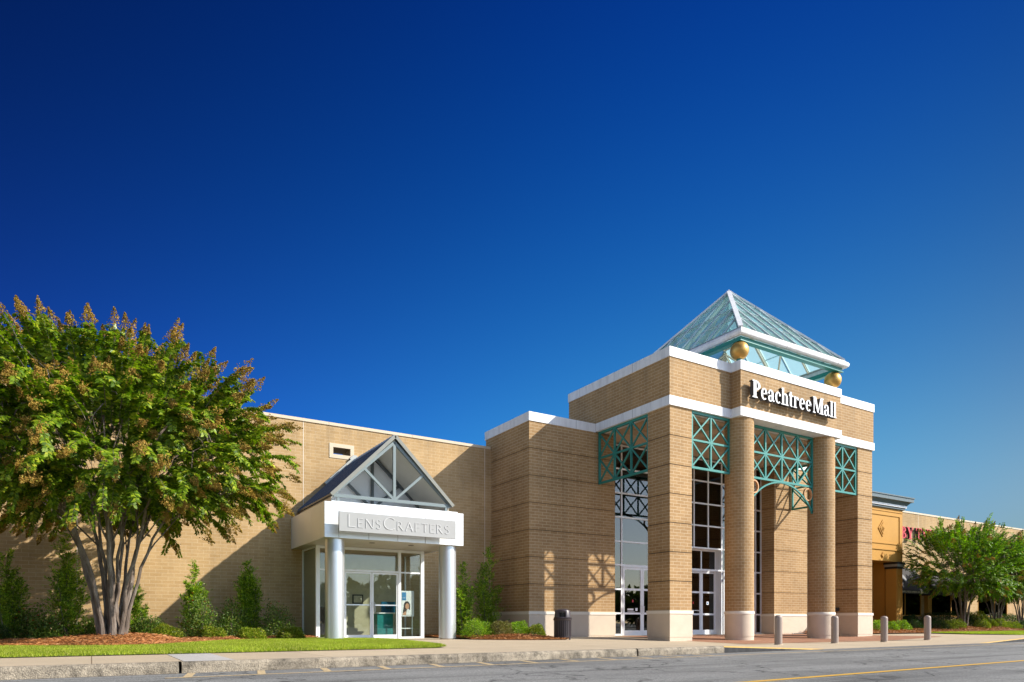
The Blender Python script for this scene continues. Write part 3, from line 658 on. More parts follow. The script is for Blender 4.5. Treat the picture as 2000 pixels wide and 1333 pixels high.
# glass pyramid
sk = thing('pyramid_skylight', 'pale green glass pyramid on a white gutter and teal frame with gold balls', 'skylight', (22, 19, 9.7))
px0, px1, py0, py1, ze, za = 18.9, 25.07, 15.87, 22.2, 10.78, 13.98
C4 = [(px0, py0), (px1, py0), (px1, py1), (px0, py1)]; AP = Vector((22.0, 19.1, za))
gi = .12
G4 = [Vector((px0+gi, py0+gi, ze)), Vector((px1-gi, py0+gi, ze)), Vector((px1-gi, py1-gi, ze)), Vector((px0+gi, py1-gi, ze))]
mb = MB()
for i in range(4): mb.face([G4[i], G4[(i+1) % 4], AP])
mb.build('glass', M['skylight'], sk)
mb = MB(); mu = MB()
for i in range(4):
    a, b = G4[i], G4[(i+1) % 4]; mid = (a+b)/2; nrm = (b-a).cross(AP-a).normalized()
    if nrm.z < 0: nrm = -nrm
    nb = 8
    for k in range(1, nb):
        t = k/nb; p = a+(b-a)*t; s_ = min(t, 1-t)*2     # rafters parallel to the slope line
        q = p+(AP-mid)*s_; mb.beam(p+nrm*.03, q+nrm*.03, .045, .06, nrm); (mu.beam(p-nrm*.07, q-nrm*.07, .045, .06, nrm) if k % 2 == 0 else None)
    for s_ in (.27, .52, .76):
        p = a+(AP-a)*s_; q = b+(AP-b)*s_; mb.beam(p+nrm*.012, q+nrm*.012, .03, .02, nrm)
        if s_ == .52: mu.beam(p-nrm*.06, q-nrm*.06, .05, .08, nrm)
    # diagonal bracing inside
    p = [a+(b-a)*t for t in (0, .25, .5, .75, 1)]; z1 = [p[i2]+(AP-mid)*.5*(1 if i2 in (1, 2, 3) else 0) for i2 in range(5)]
    for u, v in ((0, 1), (2, 1), (2, 3), (4, 3)): mu.beam(p[u]-nrm*.1, z1[v]-nrm*.1, .05, .07, nrm)
    mu.beam(p[2]-nrm*.1, AP-nrm*.1, .07, .1, nrm)
mb.build('glazing_bar', M['barwhite'], sk); mu.build('inner_frame', M['cream'], sk)
mb = MB()
for i in range(4): mb.beam(G4[i]+Vector((0, 0, .03)), AP+Vector((0, 0, .05)), .16, .07)
mb.lathe(22.0, 19.1, [(.12, za-.05), (.02, za+.12)], 10); mb.build('hip_cap', M['white'], sk)
# gutter (rounded white), teal beam
def ring_profile(prof, name, mat, par):   # prof: list of (offset outward from eave square, z)
    mb = MB(); n = len(prof)
    for k in range(n):
        (o0, z0), (o1, z1) = prof[k], prof[(k+1) % n]
        def cor(o): return [(px0-o, py0-o), (px1+o, py0-o), (px1+o, py1+o), (px0-o, py1+o)]
        A, B = cor(o0), cor(o1)
        for i in range(4):
            j = (i+1) % 4; mb.face([(*A[i], z0), (*A[j], z0), (*B[j], z1), (*B[i], z1)], sm=False)
    return mb.build(name, mat, par)
ring_profile([(-.16, 10.52), (-.05, 10.52), (-.005, 10.56), (.015, 10.62), (.01, 10.68), (-.02, 10.73), (-.08, 10.75), (-.16, 10.75)], 'gutter', M['white'], sk)
ring_profile([(-.20, 10.74), (-.06, 10.752), (-.09, 10.80), (-.20, 10.80)], 'flashing', M['flash'], sk)
ring_profile([(-.36, 10.36), (-.14, 10.36), (-.14, 10.39), (-.18, 10.40), (-.18, 10.519), (-.36, 10.519)], 'beam', M['teal'], sk)
gy = py1-.27
for x, y in ((px0+.27, gy), (px1-.27, gy)): MB().box(x-.06, y-.06, 9.7, x+.06, y+.06, 10.36).build('post', M['cream'], sk)
for x, y in ((19.22, 16.22), (24.68, 16.3)):
    mb = MB(); mb.lathe(x, y, [(0.001, 9.765)]+[(.318*math.sin(t), 10.083-.318*math.cos(t)) for t in np.linspace(.05, math.pi-.05, 22)]+[(0.001, 10.401)], 36)
    b = mb.build('gold_ball', M['gold'], sk)
    MB().lathe(x, y, [(.10, 9.715), (.10, 9.80)], 16).build('base', M['teal'], b); MB().lathe(x, y, [(.07, 10.37), (.07, 10.42)], 16).build('pin', M['teal'], b)

# wings
def wing(x0, x1, label, capx0, capx1):
    w = thing('brick_wing', label, 'wing', (x0, 20.38, 0)); mb = MB(); blocks(mb, x0, 20.38, x1, 23.5, 1.03, 7.78, JT, gap=.018, inset=.012)
    mb.build('wall', [M['brick'], M['dark']], w); mb = MB(); plinth(mb, x0, 20.38, x1, 23.5); mb.build('plinth', [M['stone'], M['stone_trim']], w)
    MB().box(capx0, 20.35, 7.78, capx1, 23.55, 8.107).build('coping', M['white'], w, .008)
wing(13.2, 17.12, 'tan brick side block with white coping left of the mall entrance', 13.17, 16.165)
wing(26.475, 30.8, 'tan brick side block behind the entrance on its right', 27.835, 30.83)

# store wall with scupper opening
YW = 23.06
st = thing('store_building', 'long low tan brick store wall behind the large tree and glass shop porch', 'building', (0, YW, 0))
mb = MB(); hx0, hx1, hz0, hz1 = 7.0, 7.60, 6.36, 6.60
mb.box(-45, YW, -.1, hx0, YW+.3, 7.32, True); mb.box(hx1, YW, -.1, 13.2, YW+.3, 7.32); mb.box(hx0, YW, -.1, hx1, YW+.3, hz0); mb.box(hx0, YW, hz1, hx1, YW+.3, 7.32)
mb.build('wall', M['brick_wall'], st)
mb = MB(); x = -45
while x < 13.1:
    x2 = min(x+3.05, 13.15); mb.box(x+.004, YW-.03, 7.32, x2-.004, YW+.34, 7.42); x = x2
mb.build('coping', M['cream'], st)
mb = MB(); t = .13
mb.box(hx0-t, YW-.018, hz1, hx1+t, YW+.31, hz1+t); mb.box(hx0-t, YW-.018, hz0-t, hx1+t, YW+.31, hz0)
mb.box(hx0-t, YW-.018, hz0, hx0, YW+.31, hz1); mb.box(hx1, YW-.018, hz0, hx1+t, YW+.31, hz1); sc0 = mb.build('scupper', M['cream'], st)
mb = MB(); mb.box(hx0-.03, YW+.02, hz1-.001, hx1+.03, YW+.85, hz1+.05); mb.box(hx0-.03, YW+.32, hz0-.05, hx1+.03, YW+.85, hz0-.02); mb.box(hx0-.03, YW+.02, hz0, hx0+.002, YW+.85, hz1); mb.box(hx1-.002, YW+.02, hz0, hx1+.03, YW+.85, hz1); mb.build('scupper_lining', M['soffit2'], sc0)
MB().box(-45, YW+.3, 5.4, 13.2, 60, 5.5).build('roof', M['flash'], st)
for x in (-8.0, -.35, 6.0, 12.9): MB().box(x-.008, YW-.003, 0, x+.008, YW+.001, 7.32).build('control_joint', M['stone_trim'], st)

# ---------------------------------------------------------------- glyphs
class Gly:
    def __init__(s): s.p = []
    def r(s, x0, y0, x1, y1): s.p.append([(x0, y0), (x1, y0), (x1, y1), (x0, y1)]); return s
    def poly(s, *p): s.p.append(list(p)); return s
    def arc(s, cx, cy, rx, ry, tx, ty, a0, a1, n=14):
        for i in range(n):
            t0, t1 = R(a0+(a1-a0)*i/n), R(a0+(a1-a0)*(i+1)/n)
            P = lambda a, o: (cx+(rx-o*tx)*math.cos(a), cy+(ry-o*ty)*math.sin(a))
            s.p.append([P(t0, 0), P(t1, 0), P(t1, 1), P(t0, 1)])
        return s
    def disc(s, cx, cy, rx, ry, n=10): s.p.append([(cx+rx*math.cos(2*math.pi*i/n), cy+ry*math.sin(2*math.pi*i/n)) for i in range(n)]); return s
T = .065
def serif(c):
    g = Gly(); w = .6
    if c == 'P': g.r(.09, 0, .32, 1).r(0, 0, .42, T).r(0, 1-T, .10, 1).arc(.30, .72, .36, .28, .20, T, -90, 90); w = .68
    elif c == 'R': g.r(.09, 0, .32, 1).r(0, 0, .42, T).r(0, 1-T, .10, 1).arc(.30, .74, .36, .26, .20, T, -90, 90).poly((.34, .48), (.5, .48), (.76, 0), (.52, 0)); w = .78
    elif c == 'B': g.r(.09, 0, .32, 1).r(0, 0, .32, T).r(0, 1-T, .32, 1).arc(.30, .75, .32, .25, .18, T, -90, 90).arc(.30, .265, .38, .265, .20, T, -90, 90); w = .70
    elif c == 'D': g.r(.09, 0, .32, 1).r(0, 0, .10, T).r(0, 1-T, .10, 1).arc(.30, .5, .45, .5, .22, T, -90, 90); w = .78
    elif c == 'E': g.r(.09, 0, .32, 1).r(0, 0, .62, T).r(0, 1-T, .62, 1).r(.3, .48, .48, .54).poly((.56, T), (.62, T), (.62, .25), (.58, .25)).poly((.58, .78), (.62, .78), (.62, 1-T), (.56, 1-T)).r(.46, .4, .5, .62); w = .66
    elif c == 'S': g.arc(.32, .73, .28, .27, .16, T, 30, 250).arc(.30, .28, .30, .28, .17, T, -150, 80); w = .66
    elif c == 'A': g.poly((.30, 1), (.44, 1), (.76, 0), (.52, 0)).poly((.30, 1), (.36, .92), (.16, 0), (.08, 0)).r(.18, .3, .6, .36).r(0, 0, .28, T).r(.46, 0, .84, T); w = .84
    elif c == 'Y': g.r(.28, 0, .50, .46).r(.18, 0, .6, T).poly((.0, 1), (.24, 1), (.5, .44), (.28, .44)).poly((.62, 1), (.7, 1), (.5, .42), (.44, .5)).r(-.04, 1-T, .32, 1).r(.52, 1-T, .8, 1); w = .78
    elif c == 'T': g.r(.27, 0, .50, 1).r(.17, 0, .60, T).r(0, 1-T, .77, 1).poly((0, .74), (.04, .74), (.09, 1-T), (0, 1-T)).poly((.73, .74), (.77, .74), (.77, 1-T), (.68, 1-T)); w = .77
    elif c == 'U': g.r(.08, .28, .31, 1).r(.58, .28, .66, 1).arc(.37, .28, .29, .28, .2, T, 180, 360).r(0, 1-T, .4, 1).r(.5, 1-T, .74, 1); w = .76
    elif c == 'M': g.r(.06, 0, .13, 1).r(.72, 0, .95, 1).poly((.05, 1), (.30, 1), (.55, .05), (.43, .05)).poly((.72, 1), (.80, 1), (.52, .05), (.44, .05)).r(0, 0, .24, T).r(.62, 0, 1.02, T).r(0, 1-T, .28, 1).r(.72, 1-T, 1.02, 1); w = 1.02
    elif c == 'e': g.arc(.27, .34, .27, .35, .17, T, 0, 315).r(.1, .33, .54, .39); w = .56
    elif c == 'a': g.r(.30, .05, .47, .52).arc(.24, .50, .235, .19, .16, T, 0, 150).disc(.09, .50, .07, .08).arc(.22, .18, .21, .195, .16, T, 60, 300).poly((.44, .0), (.58, .06), (.56, .1), (.44, .12)); w = .58
    elif c == 'c': g.arc(.27, .34, .27, .35, .17, T, 45, 315).disc(.42, .52, .08, .09); w = .52
    elif c == 'h': g.r(.06, 0, .23, 1).arc(.36, .46, .21, .23, .17, T*1.3, 0, 130).r(.40, 0, .57, .46).r(0, 0, .29, T).r(.34, 0, .63, T).poly((0, .94), (.07, .94), (.07, 1), (0, .97)); w = .64
    elif c == 't': g.r(.08, .12, .25, .88).r(0, .61, .36, .68).arc(.25, .14, .17, .15, .17, T, 180, 300).poly((.0, .66), (.08, .66), (.12, .9)); w = .38
    elif c == 'r': g.r(.06, 0, .23, .68).r(0, 0, .31, T).r(0, .62, .07, .68).arc(.34, .42, .18, .26, .13, T*1.4, 55, 130).disc(.42, .57, .09, .09); w = .50
    elif c == 'l': g.r(.06, 0, .23, 1).r(0, 0, .29, T).poly((0, .94), (.07, .94), (.07, 1), (0, .97)); w = .30
    return g, w
def optima(c):
    g = Gly(); t = .08; w = .6
    if c == 'L': g.r(.02, 0, .02+t, 1).r(.1, 0, .50, t*.75); w = .54
    elif c == 'E': g.r(.02, 0, .02+t, 1).r(.1, 0, .48, t*.75).r(.1, 1-t*.75, .48, 1).r(.1, .48, .42, .48+t*.75); w = .54
    elif c == 'F': g.r(.02, 0, .02+t, 1).r(.1, 1-t*.75, .48, 1).r(.1, .48, .42, .48+t*.75); w = .52
    elif c == 'N': g.r(.02, 0, .02+t*.7, 1).r(.66, 0, .66+t*.7, 1).poly((.02, 1), (.14, 1), (.73, 0), (.61, 0)); w = .80
    elif c == 'S': g.arc(.26, .74, .22, .26, t, t*.8, 40, 262).arc(.25, .25, .24, .26, t, t*.8, -145, 82); w = .55
    elif c == 'C': g.arc(.50, .5, .48, .51, t, t*.8, 48, 312, 22); w = .86
    elif c == 'R': g.r(.02, 0, .02+t, 1).arc(.16, .74, .30, .26, t, t*.8, -90, 90).poly((.2, .48), (.32, .48), (.66, 0), (.53, 0)).r(.1, 1-t*.8, .17, 1).r(.1, .48, .17, .48+t*.8); w = .66
    elif c == 'A': g.poly((.33, 1), (.43, 1), (.78, 0), (.66, 0)).poly((.33, 1), (.39, .9), (.09, 0), (0, 0)).r(.18, .3, .6, .3+t*.75); w = .80
    elif c == 'T': g.r(.26, 0, .26+t, 1).r(0, 1-t*.75, .62, 1); w = .66
    return g, w
def build_letters(items, par, name, y, th, matf, mats, yback=None, squeeze=1):
    """items: (glyph, x, z, h)"""
    for g, x, z, h in items:
        mb = MB()
        for i, p in enumerate(g.p):
            q = [(x+a*h*squeeze, z+b*h) for a, b in p]; yo = (i % 7)*.0006
            n = len(q); y0, y1 = y+yo, y+th
            mb.cur = 0; mb.face([(a, y0, b) for a, b in q])
            mb.cur = 1
            for k in range(n):
                a, b = q[k], q[(k+1) % n]; mb.face([(a[0], y0, a[1]), (a[0], y1, a[1]), (b[0], y1, b[1]), (b[0], y0, b[1])])
            mb.face([(a, y1, b) for a, b in q[::-1]])
        mb.build(name, mats, par)
def layout(text, font, x0, x1, z, h, gap=.06, space=.25, small=None):
    it = []; cur = 0
    for k, c in enumerate(text):
        if c == ' ': cur += space; continue
        hh = h if (small is None or k in small[0]) else h*small[1]
        g, w = font(c); it.append([g, cur, z, hh]); cur += w*hh/h+gap
    s_ = (x1-x0)/(cur-gap)/h
    return [(g, x0+u*h*s_, z, hh) for g, u, z, hh in it], s_
sg = thing('mall_sign', 'white channel letters reading Peachtree Mall on the tower brick', 'sign', (22, 16.0, 8.4))
it, s_ = layout('Peachtree Mall', serif, 19.44, 24.22, 8.42, .60, gap=.035, space=.10)
build_letters(it, sg, 'letter', 15.84, .15, None, [M['letterwhite'], M['letterside']], squeeze=s_)
MB().box(19.62, 16.04, 8.70, 24.3, 16.098, 8.74).build('wiring_rail', M['letterside'], sg)

# ---------------------------------------------------------------- glass shop porch
po = thing('shop_porch', 'silver shop porch with fat metal columns, white fascia and open truss gable', 'porch', (7.8, 19.25, 0))
fx0, fx1, fy0, fz0, fz1 = 5.60, 10.0, 19.25, 3.045, 4.06
mb = MB(); mb.box(fx0+.02, fy0+.02, fz0+.03, fx1-.02, YW-.005, fz1-.03); mb.build('core', M['dark'], po)
mb = MB(); xs = [5.60, 6.01, 6.90, 7.80, 8.69, 9.59, 10.0]
for a, b in zip(xs[:-1], xs[1:]): mb.box(a+(.006 if a > 5.6 else 0), fy0, fz0, b-(.006 if b < 10 else 0), fy0+.03, fz1)
ys = [fy0+.034, 19.66, 20.6, 21.5, 22.27, YW-.004]
for a, b in zip(ys[:-1], ys[1:]):
    mb.box(fx0, a+.004, fz0, fx0+.028, b-.004, fz1); mb.box(fx1-.028, a+.004, fz0, fx1, b-.004, fz1)
mb.box(fx0+.03, fy0+.03, fz1-.03, fx1-.03, YW-.01, fz1-.005); mb.box(5.8, fy0+.01, fz1+.001, 9.8, fy0+.3, fz1+.035)
mb.build('fascia_panel', M['panel'], po, .004)
mb = MB(); xs2 = [5.63, 6.9, 7.8, 8.7, 9.97]; ys2 = [fy0+.034, 20.3, 21.38]
for a, b in zip(xs2[:-1], xs2[1:]):
    for c, d in zip(ys2[:-1], ys2[1:]): mb.box(a+.004, c+.004, fz0+.002, b-.004, d-.004, fz0+.028)
mb.box(5.63, 21.52, fz0+.002, 9.97, YW-.01, fz0+.028); mb.build('soffit_panel', M['panelside'], po)
for x, y in ((7.25, 19.95), (8.52, 19.95)): MB().lathe(x, y, [(.09, fz0-.006), (.09, fz0+.001)], 20).build('downlight', M['intwood'], po)
for cx in (6.0, 9.62):
    c = MB().lathe(cx, 19.62, [(.272, .13), (.272, fz0)], 48).build('column', M['alu'], po)
    MB().lathe(cx, 19.62, [(.245, -.02), (.245, .13)], 40).build('base', M['stone'], c)
# vestibule
YV = 21.45; vf = MB()
for a, b in ((5.96, 6.08), (6.82, 6.875), (8.69, 8.785), (9.50, 9.62)): vf.box(a, YV-.05, .08, b, YV+.05, fz0-.002)
vf.box(6.08, YV-.045, .08, 6.82, YV+.045, .16); vf.box(8.785, YV-.045, .08, 9.50, YV+.045, .16)
vf.box(6.08, YV-.03, 2.27, 6.82, YV+.03, 2.32); vf.box(6.875, YV-.045, 2.27, 8.69, YV+.045, 2.33); vf.box(8.785, YV-.03, 2.27, 9.50, YV+.03, 2.32)
vf.box(6.08, YV-.04, 2.96, 9.5, YV+.04, fz0-.003)
for X in (5.965, 9.585):
    vf.box(X, YV+.05, .08, X+.03, YW, .16); vf.box(X, YV+.05, 2.98, X+.03, YW, 3.04); vf.box(X-.01, YW-.08, .08, X+.04, YW-.005, 3.04)
vo = vf.build('shopfront_frame', M['frame'], po)
mb = MB()
for a, b, z0, z1 in ((6.08, 6.82, .16, 2.27), (6.08, 6.82, 2.32, 2.96), (6.875, 8.69, 2.33, 2.96), (8.785, 9.5, .16, 2.27), (8.785, 9.5, 2.32, 2.96)): mb.box(a, YV-.003, z0, b, YV+.003, z1)
for X in (5.98, 9.60): mb.box(X-.003, YV+.05, .16, X+.003, YW-.08, 2.98)
mb.build('glass', M['shopglass'], vo)
door(po, 6.88, 7.775, YV, .09, 2.26, (), st=.05, bot=.14, hx=7.70, bar=1.2, glass='shopglass')
door(po, 7.79, 8.685, YV, .09, 2.26, (), st=.05, bot=.14, hx=7.865, bar=1.2, glass='shopglass')
mb = MB(); mb.box(5.99, YV+.06, .085, 9.57, YW-.06, .095); mb.build('floor', M['threshold'], po)
mb = MB(); mb.box(7.05, YW-.02, .09, 9.3, YW-.012, 2.95); mb.build('back_wall', M['intwall'], po); MB().box(6.02, YW-.035, .09, 7.0, YW-.028, 2.95).build('side_panel', M['curtain'], po); MB().box(6.35, YW-.2, .09, 6.95, YW-.04, 1.15).build('low_cabinet', M['intwood'], po); MB().box(5.99, YV+.1, .1, 6.0, YW-.1, 2.95).build('curtain', M['curtain'], po)
mb = MB(); mb.box(5.99, YV+.5, 2.99, 9.57, YW-.09, 3.03); mb.build('vestibule_ceiling', M['soffit2'], po)
# gable
ex0, ex1, ax, ze2, za2, gy0 = 5.86, 9.60, 7.73, 4.37, 6.24, 19.3
sl_ = (za2-ze2)/(ax-ex0)
mb = MB(); th = .05
def slope(x0, z0, x1, z1, y0, y1, t_):
    mb.face([(x0, y0, z0), (x1, y0, z1), (x1, y1, z1), (x0, y1, z0)]); mb.face([(x0, y0, z0-t_), (x0, y1, z0-t_), (x1, y1, z1-t_), (x1, y0, z1-t_)])
    mb.face([(x0, y0, z0), (x0, y0, z0-t_), (x1, y0, z1-t_), (x1, y0, z1)]); mb.face([(x0, y1, z0), (x1, y1, z1), (x1, y1, z1-t_), (x0, y1, z0-t_)]); mb.face([(x0, y0, z0), (x0, y1, z0), (x0, y1, z0-t_), (x0, y0, z0-t_)])
slope(ex0-.06, ze2-.06, ax, za2, gy0, YW-.005, th); slope(ex1+.06, ze2-.06, ax, za2, gy0, YW-.005, th)
y = gy0+.12
while y < YW-.05:
    for e in (ex0-.06, ex1+.06): mb.beam((e, y, ze2-.06+.015), (ax, y, za2+.015), .018, .035, (0, 0, 1))
    y += .235
mb.build('metal_roof', M['metalroof'], po)
for s_e in (ex0-.06, ex1+.06):
    MB().beam((s_e, gy0-.02, ze2-.10), (ax, gy0-.02, za2-.04), .05, .10, (0, 0, 1)).build('rake_board', M['rake'], po)
def truss(y, mat, w=.075):
    mb = MB(); zb_ = ze2-.10
    mb.beam((ex0+.03, y, zb_), (ex1-.03, y, zb_), w, .095); mb.beam((ax, y, zb_+.04), (ax, y, za2-.2), w*.95, .085)
    for s2, e in ((-1, ex0), (1, ex1)):
        mb.beam((e, y, zb_+.01), (ax, y, za2-.22), w*1.05, .085); m2 = ((e+ax)/2, y, (zb_+za2-.22)/2); mb.beam((ax+.03*s2, y, zb_+.05), m2, w*.9, .075)
        mb.box(e-s2*.16-.03, y-.03, fz1-.01, e-s2*.16+.03, y+.03, zb_)
    mb.build('roof_truss', mat, po)
truss(gy0+.07, M['greysteel']); truss(21.25, M['greydark'])
mb = MB(); mb.yprism([(ex0+.02, fz1+.0), (ex1-.02, fz1+.0), (ex1-.02, ze2-.13), (ax, za2-.08), (ex0+.02, ze2-.13)], 21.36, 21.40); mb.build('gable_panel', M['gable'], po)
mb = MB()
for e in (ex0, ex1): 
    mb.face([(e, gy0+.14, ze2-.075-.05), (ax, gy0+.14, za2-.055-.03), (ax, 21.36, za2-.055-.03), (e, 21.36, ze2-.075-.05)])
mb.build('gable_soffit', M['gablesoffit'], po)
MB().box(ex0+.0, gy0+.2, ze2-.24, ex0+.03, YW-.1, ze2-.10).build('eave_trim', M['panelside'], po); MB().box(ex1-.03, gy0+.2, ze2-.24, ex1, YW-.1, ze2-.10).build('eave_trim', M['panelside'], po)
MB().beam((6.75, YW-.06, 5.27), (7.83, YW-.06, 6.33), .1, .2).build('wall_flashing', M['flash'], po); MB().beam((8.7, YW-.06, 5.27), (7.62, YW-.06, 6.33), .098, .2).build('wall_flashing', M['flash'], po)
# sign of the shop
ls = thing('shop_sign', 'grey rectangular sign panel reading LensCrafters on the porch fascia', 'sign', (7.7, 18.9, 3.2))
MB().box(5.90, 18.87, 3.195, 9.54, 18.95, 3.745).build('sign_panel', M['signface'], ls, .004)
for x in (6.5, 7.7, 8.9): MB().box(x-.03, 18.95, 3.4, x+.03, 19.25, 3.5).build('bracket', M['greydark'], ls)
M['letterpale'] = simple('pale_letter', (.50, .50, .50), .4, var=.01)
it, s_ = layout('LENSCRAFTERS', optima, 6.15, 9.33, 3.325, .355, gap=.12, small=((0, 4), .74))
build_letters(it, ls, 'letter', 18.856, .016, None, [M['letterpale'], M['signface']], squeeze=s_)
# inside the shop vestibule
cb = thing('display_cabinet', 'teal display cabinet standing behind the shop door glass', 'cabinet', (8.5, 22.2, .1))
MB().box(8.18, 22.0, .1, 8.74, 22.4, .93).build('cabinet_body', M['tealbox'], cb); MB().box(8.14, 21.96, .93, 8.80, 22.44, .97).build('cabinet_top', M['frame'], cb)
sc_ = thing('display_card', 'small blue framed picture on top of the teal cabinet', 'picture', (8.6, 22.2, 1.0))
MB().box(8.38, 22.15, .972, 8.88, 22.2, 1.34).build('card', M['tealpic'], sc_); mb = MB(); mb.box(8.55, 22.143, 1.1, 8.75, 22.148, 1.13); mb.box(8.52, 22.143, 1.13, 8.56, 22.148, 1.24); mb.box(8.7, 22.143, 1.03, 8.72, 22.148, 1.1); mb.build('figure', M['hair'], sc_)
pf = thing('wall_picture', 'black framed picture hanging inside the shop behind the left door', 'picture', (7.75, 23, 1.5))
MB().box(7.66, YW-.05, 1.28, 8.04, YW-.03, 1.6).build('frame', M['black'], pf); MB().box(7.7, YW-.055, 1.32, 8.0, YW-.051, 1.56).build('print', M['intwall'], pf)
ps = thing('poster_stand', 'poster of a dark haired woman on a white stand inside the right sidelight', 'poster', (9.1, 21.65, .1))
mb = MB(); mb.box(8.86, 21.62, .84, 9.34, 21.66, 1.70)
for x in (8.9, 9.3): mb.box(x-.012, 21.66, .1, x+.012, 21.69, .84)
mb.box(8.88, 21.64, .42, 9.32, 21.66, .45); mb.build('stand_frame', M['frame'], ps)
MB().box(8.90, 21.612, .88, 9.30, 21.619, 1.66).build('poster', M['poster'], ps)
MB().box(8.905, 21.606, 1.38, 9.05, 21.611, 1.65).build('blue_square', M['posterblue'], ps)
def ell(cx, cz, rx, rz, y, n=20): return [(cx+rx*math.cos(2*math.pi*i/n), y, cz+rz*math.sin(2*math.pi*i/n)) for i in range(n)]
mb = MB(); mb.face(ell(9.08, 1.2, .115, .15, 21.608)); mb.face([(8.97, 21.6085, 1.2), (8.93, 21.6085, .95), (9.0, 21.6085, .95), (9.19, 21.6085, 1.0), (9.2, 21.6085, 1.22)]); mb.build('printed_hair', M['hair'], ps)
mb = MB(); mb.face(ell(9.09, 1.18, .07, .10, 21.6045)); mb.face([(8.92, 21.6045, .885), (8.93, 21.6045, .93), (9.03, 21.6045, 1.02), (9.1, 21.6045, .885)]); mb.build('printed_face', M['skin'], ps)
mb = MB(); mb.face([(9.05, 21.603, .885), (9.07, 21.603, 1.05), (9.12, 21.603, 1.1), (9.2, 21.603, 1.04), (9.25, 21.603, .885)]); mb.build('printed_shirt', M['poster'], ps)
def text_mesh(s, size, mat, name, parent, loc, rot, ext=.002):
    c = bpy.data.curves.new('txt', 'FONT'); c.body = s; c.size = size; c.extrude = ext; c.align_x = 'CENTER'; c.align_y = 'CENTER'
    o = bpy.data.objects.new('txt', c); COL.objects.link(o); bpy.context.view_layer.update()
    me = bpy.data.meshes.new_from_object(o.evaluated_get(bpy.context.evaluated_depsgraph_get())); bpy.data.objects.remove(o)
    me.materials.clear(); me.materials.append(mat); n = bpy.data.objects.new(name, me); COL.objects.link(n)
    n.matrix_world = Matrix.LocRotScale(Vector(loc), rot.to_quaternion(), None); 
    mw = n.matrix_world.copy(); n.parent = parent; n.matrix_parent_inverse = Matrix.Translation(-parent.location); n.matrix_basis = mw; return n
from mathutils import Euler
text_mesh('OFF', .055, M['poster'], 'lettering', ps, (8.978, 21.603, 1.46), Euler((R(90), 0, 0)), .0005)

# ---------------------------------------------------------------- restaurant
rs = thing('restaurant_building', 'low tan brick restaurant wall with dark windows behind the right trees', 'building', (45, YW, 0))
mb = MB()
wins = [(39.8, 43.95, 1.1, 3.6), (45.1, 49.4, 1.1, 3.6), (51.0, 55.2, 1.1, 3.6)]
xs = 30.8
for a, b, z0, z1 in wins:
    mb.box(xs, YW, -.1, a, YW+.3, 7.32); mb.box(a, YW, -.1, b, YW+.3, z0); mb.box(a, YW, z1, b, YW+.3, 7.32); xs = b
mb.box(xs, YW, -.1, 92, YW+.3, 7.32); mb.build('wall', M['brick_wall'], rs)
mb = MB(); x = 30.84
while x < 92: mb.box(x+.004, YW-.03, 7.32, x+3.04, YW+.34, 7.42); x += 3.05
mb.build('coping', M['cream'], rs)
for x in (43.6, 48.6): MB().box(x, YW-.003, 4, x+.02, YW+.001, 7.32).build('control_joint', M['stone_trim'], rs)
for a, b, z0, z1 in wins:
    mb = MB(); mb.box(a-.06, YW-.03, z0-.08, b+.06, YW+.08, z0); m2 = (a+b)/2+.25
    for x in (a, m2, b-.06): mb.box(x, YW-.01, z0, x+.06, YW+.08, z1)
    w = mb.build('window', M['mustard'], rs); MB().box(a+.06, YW+.04, z0, b-.06, YW+.05, z1).build('glass', M['winglass'], w)
    MB().box(a, YW+.28, z0, b, YW+.3, z1).build('blackout', M['dark'], w)
mb = MB(); mb.box(44.3, YW-.22, .2, 44.75, YW, 3.9); mb.box(44.2, YW-.3, 3.9, 44.85, YW, 4.05); mb.box(44.22, YW-.26, .2, 44.83, YW-.2, .5); mb.build('pilaster', M['mustard'], rs)
mb = MB(); mb.lathe(0, 0, [(.17, -.03), (.14, .03)], 20); o = mb.build('medallion', M['mustard'], rs); o.matrix_parent_inverse = Matrix.Translation(-rs.location); o.matrix_basis = Matrix.Translation((44.52, YW-.24, 1.35)) @ Matrix.Rotation(R(90), 4, 'X')
MB().box(30.8, YW+.3, 5.4, 92, 60, 5.5).build('roof', M['flash'], rs)
# gold portal
gp = thing('gold_portal', 'mustard gold stucco portal with blue grey cornice between the tower and right trees', 'portal', (37.2, 21.6, 0))
gx0, gx1, gy_ = 35.2, 39.2, 21.6; zo = 4.05
mb = MB(); mb.box(gx0, gy_, zo, gx1, YW, 6.95); mb.box(gx1-.62, gy_, .05, gx1, gy_+.62, zo-.38); mb.box(gx0, gy_, .05, gx0+.62, gy_+.62, zo-.38)
mb.box(gx0, gy_+.7, .05, gx0+.55, YW, zo); mb.box(gx1-.55, gy_+.7, .05, gx1, YW, zo); mb.box(gx0+.55, YW-.1, .05, gx1-.55, YW-.01, zo); mb.box(gx0+1.25, YW-.6, .05, gx0+1.4, YW-.1, zo)
mb.build('stucco_body', M['mustard'], gp)
mb = MB()
def frame_m(x0, z0, x1, z1, w=.07, d=.04):
    mb.box(x0, gy_-d, z0, x1, gy_, z0+w); mb.box(x0, gy_-d, z1-w, x1, gy_, z1); mb.box(x0, gy_-d, z0+w, x0+w, gy_, z1-w); mb.box(x1-w, gy_-d, z0+w, x1, gy_, z1-w)
frame_m(gx0+.28, 5.0, gx1-.28, 6.64); mb.box(gx0, gy_-.05, 4.66, gx1+.03, gy_, 4.74); mb.box(gx0, gy_-.03, 6.8, gx1, gy_, 6.86)
mb.build('moulding', M['mustard'], gp)
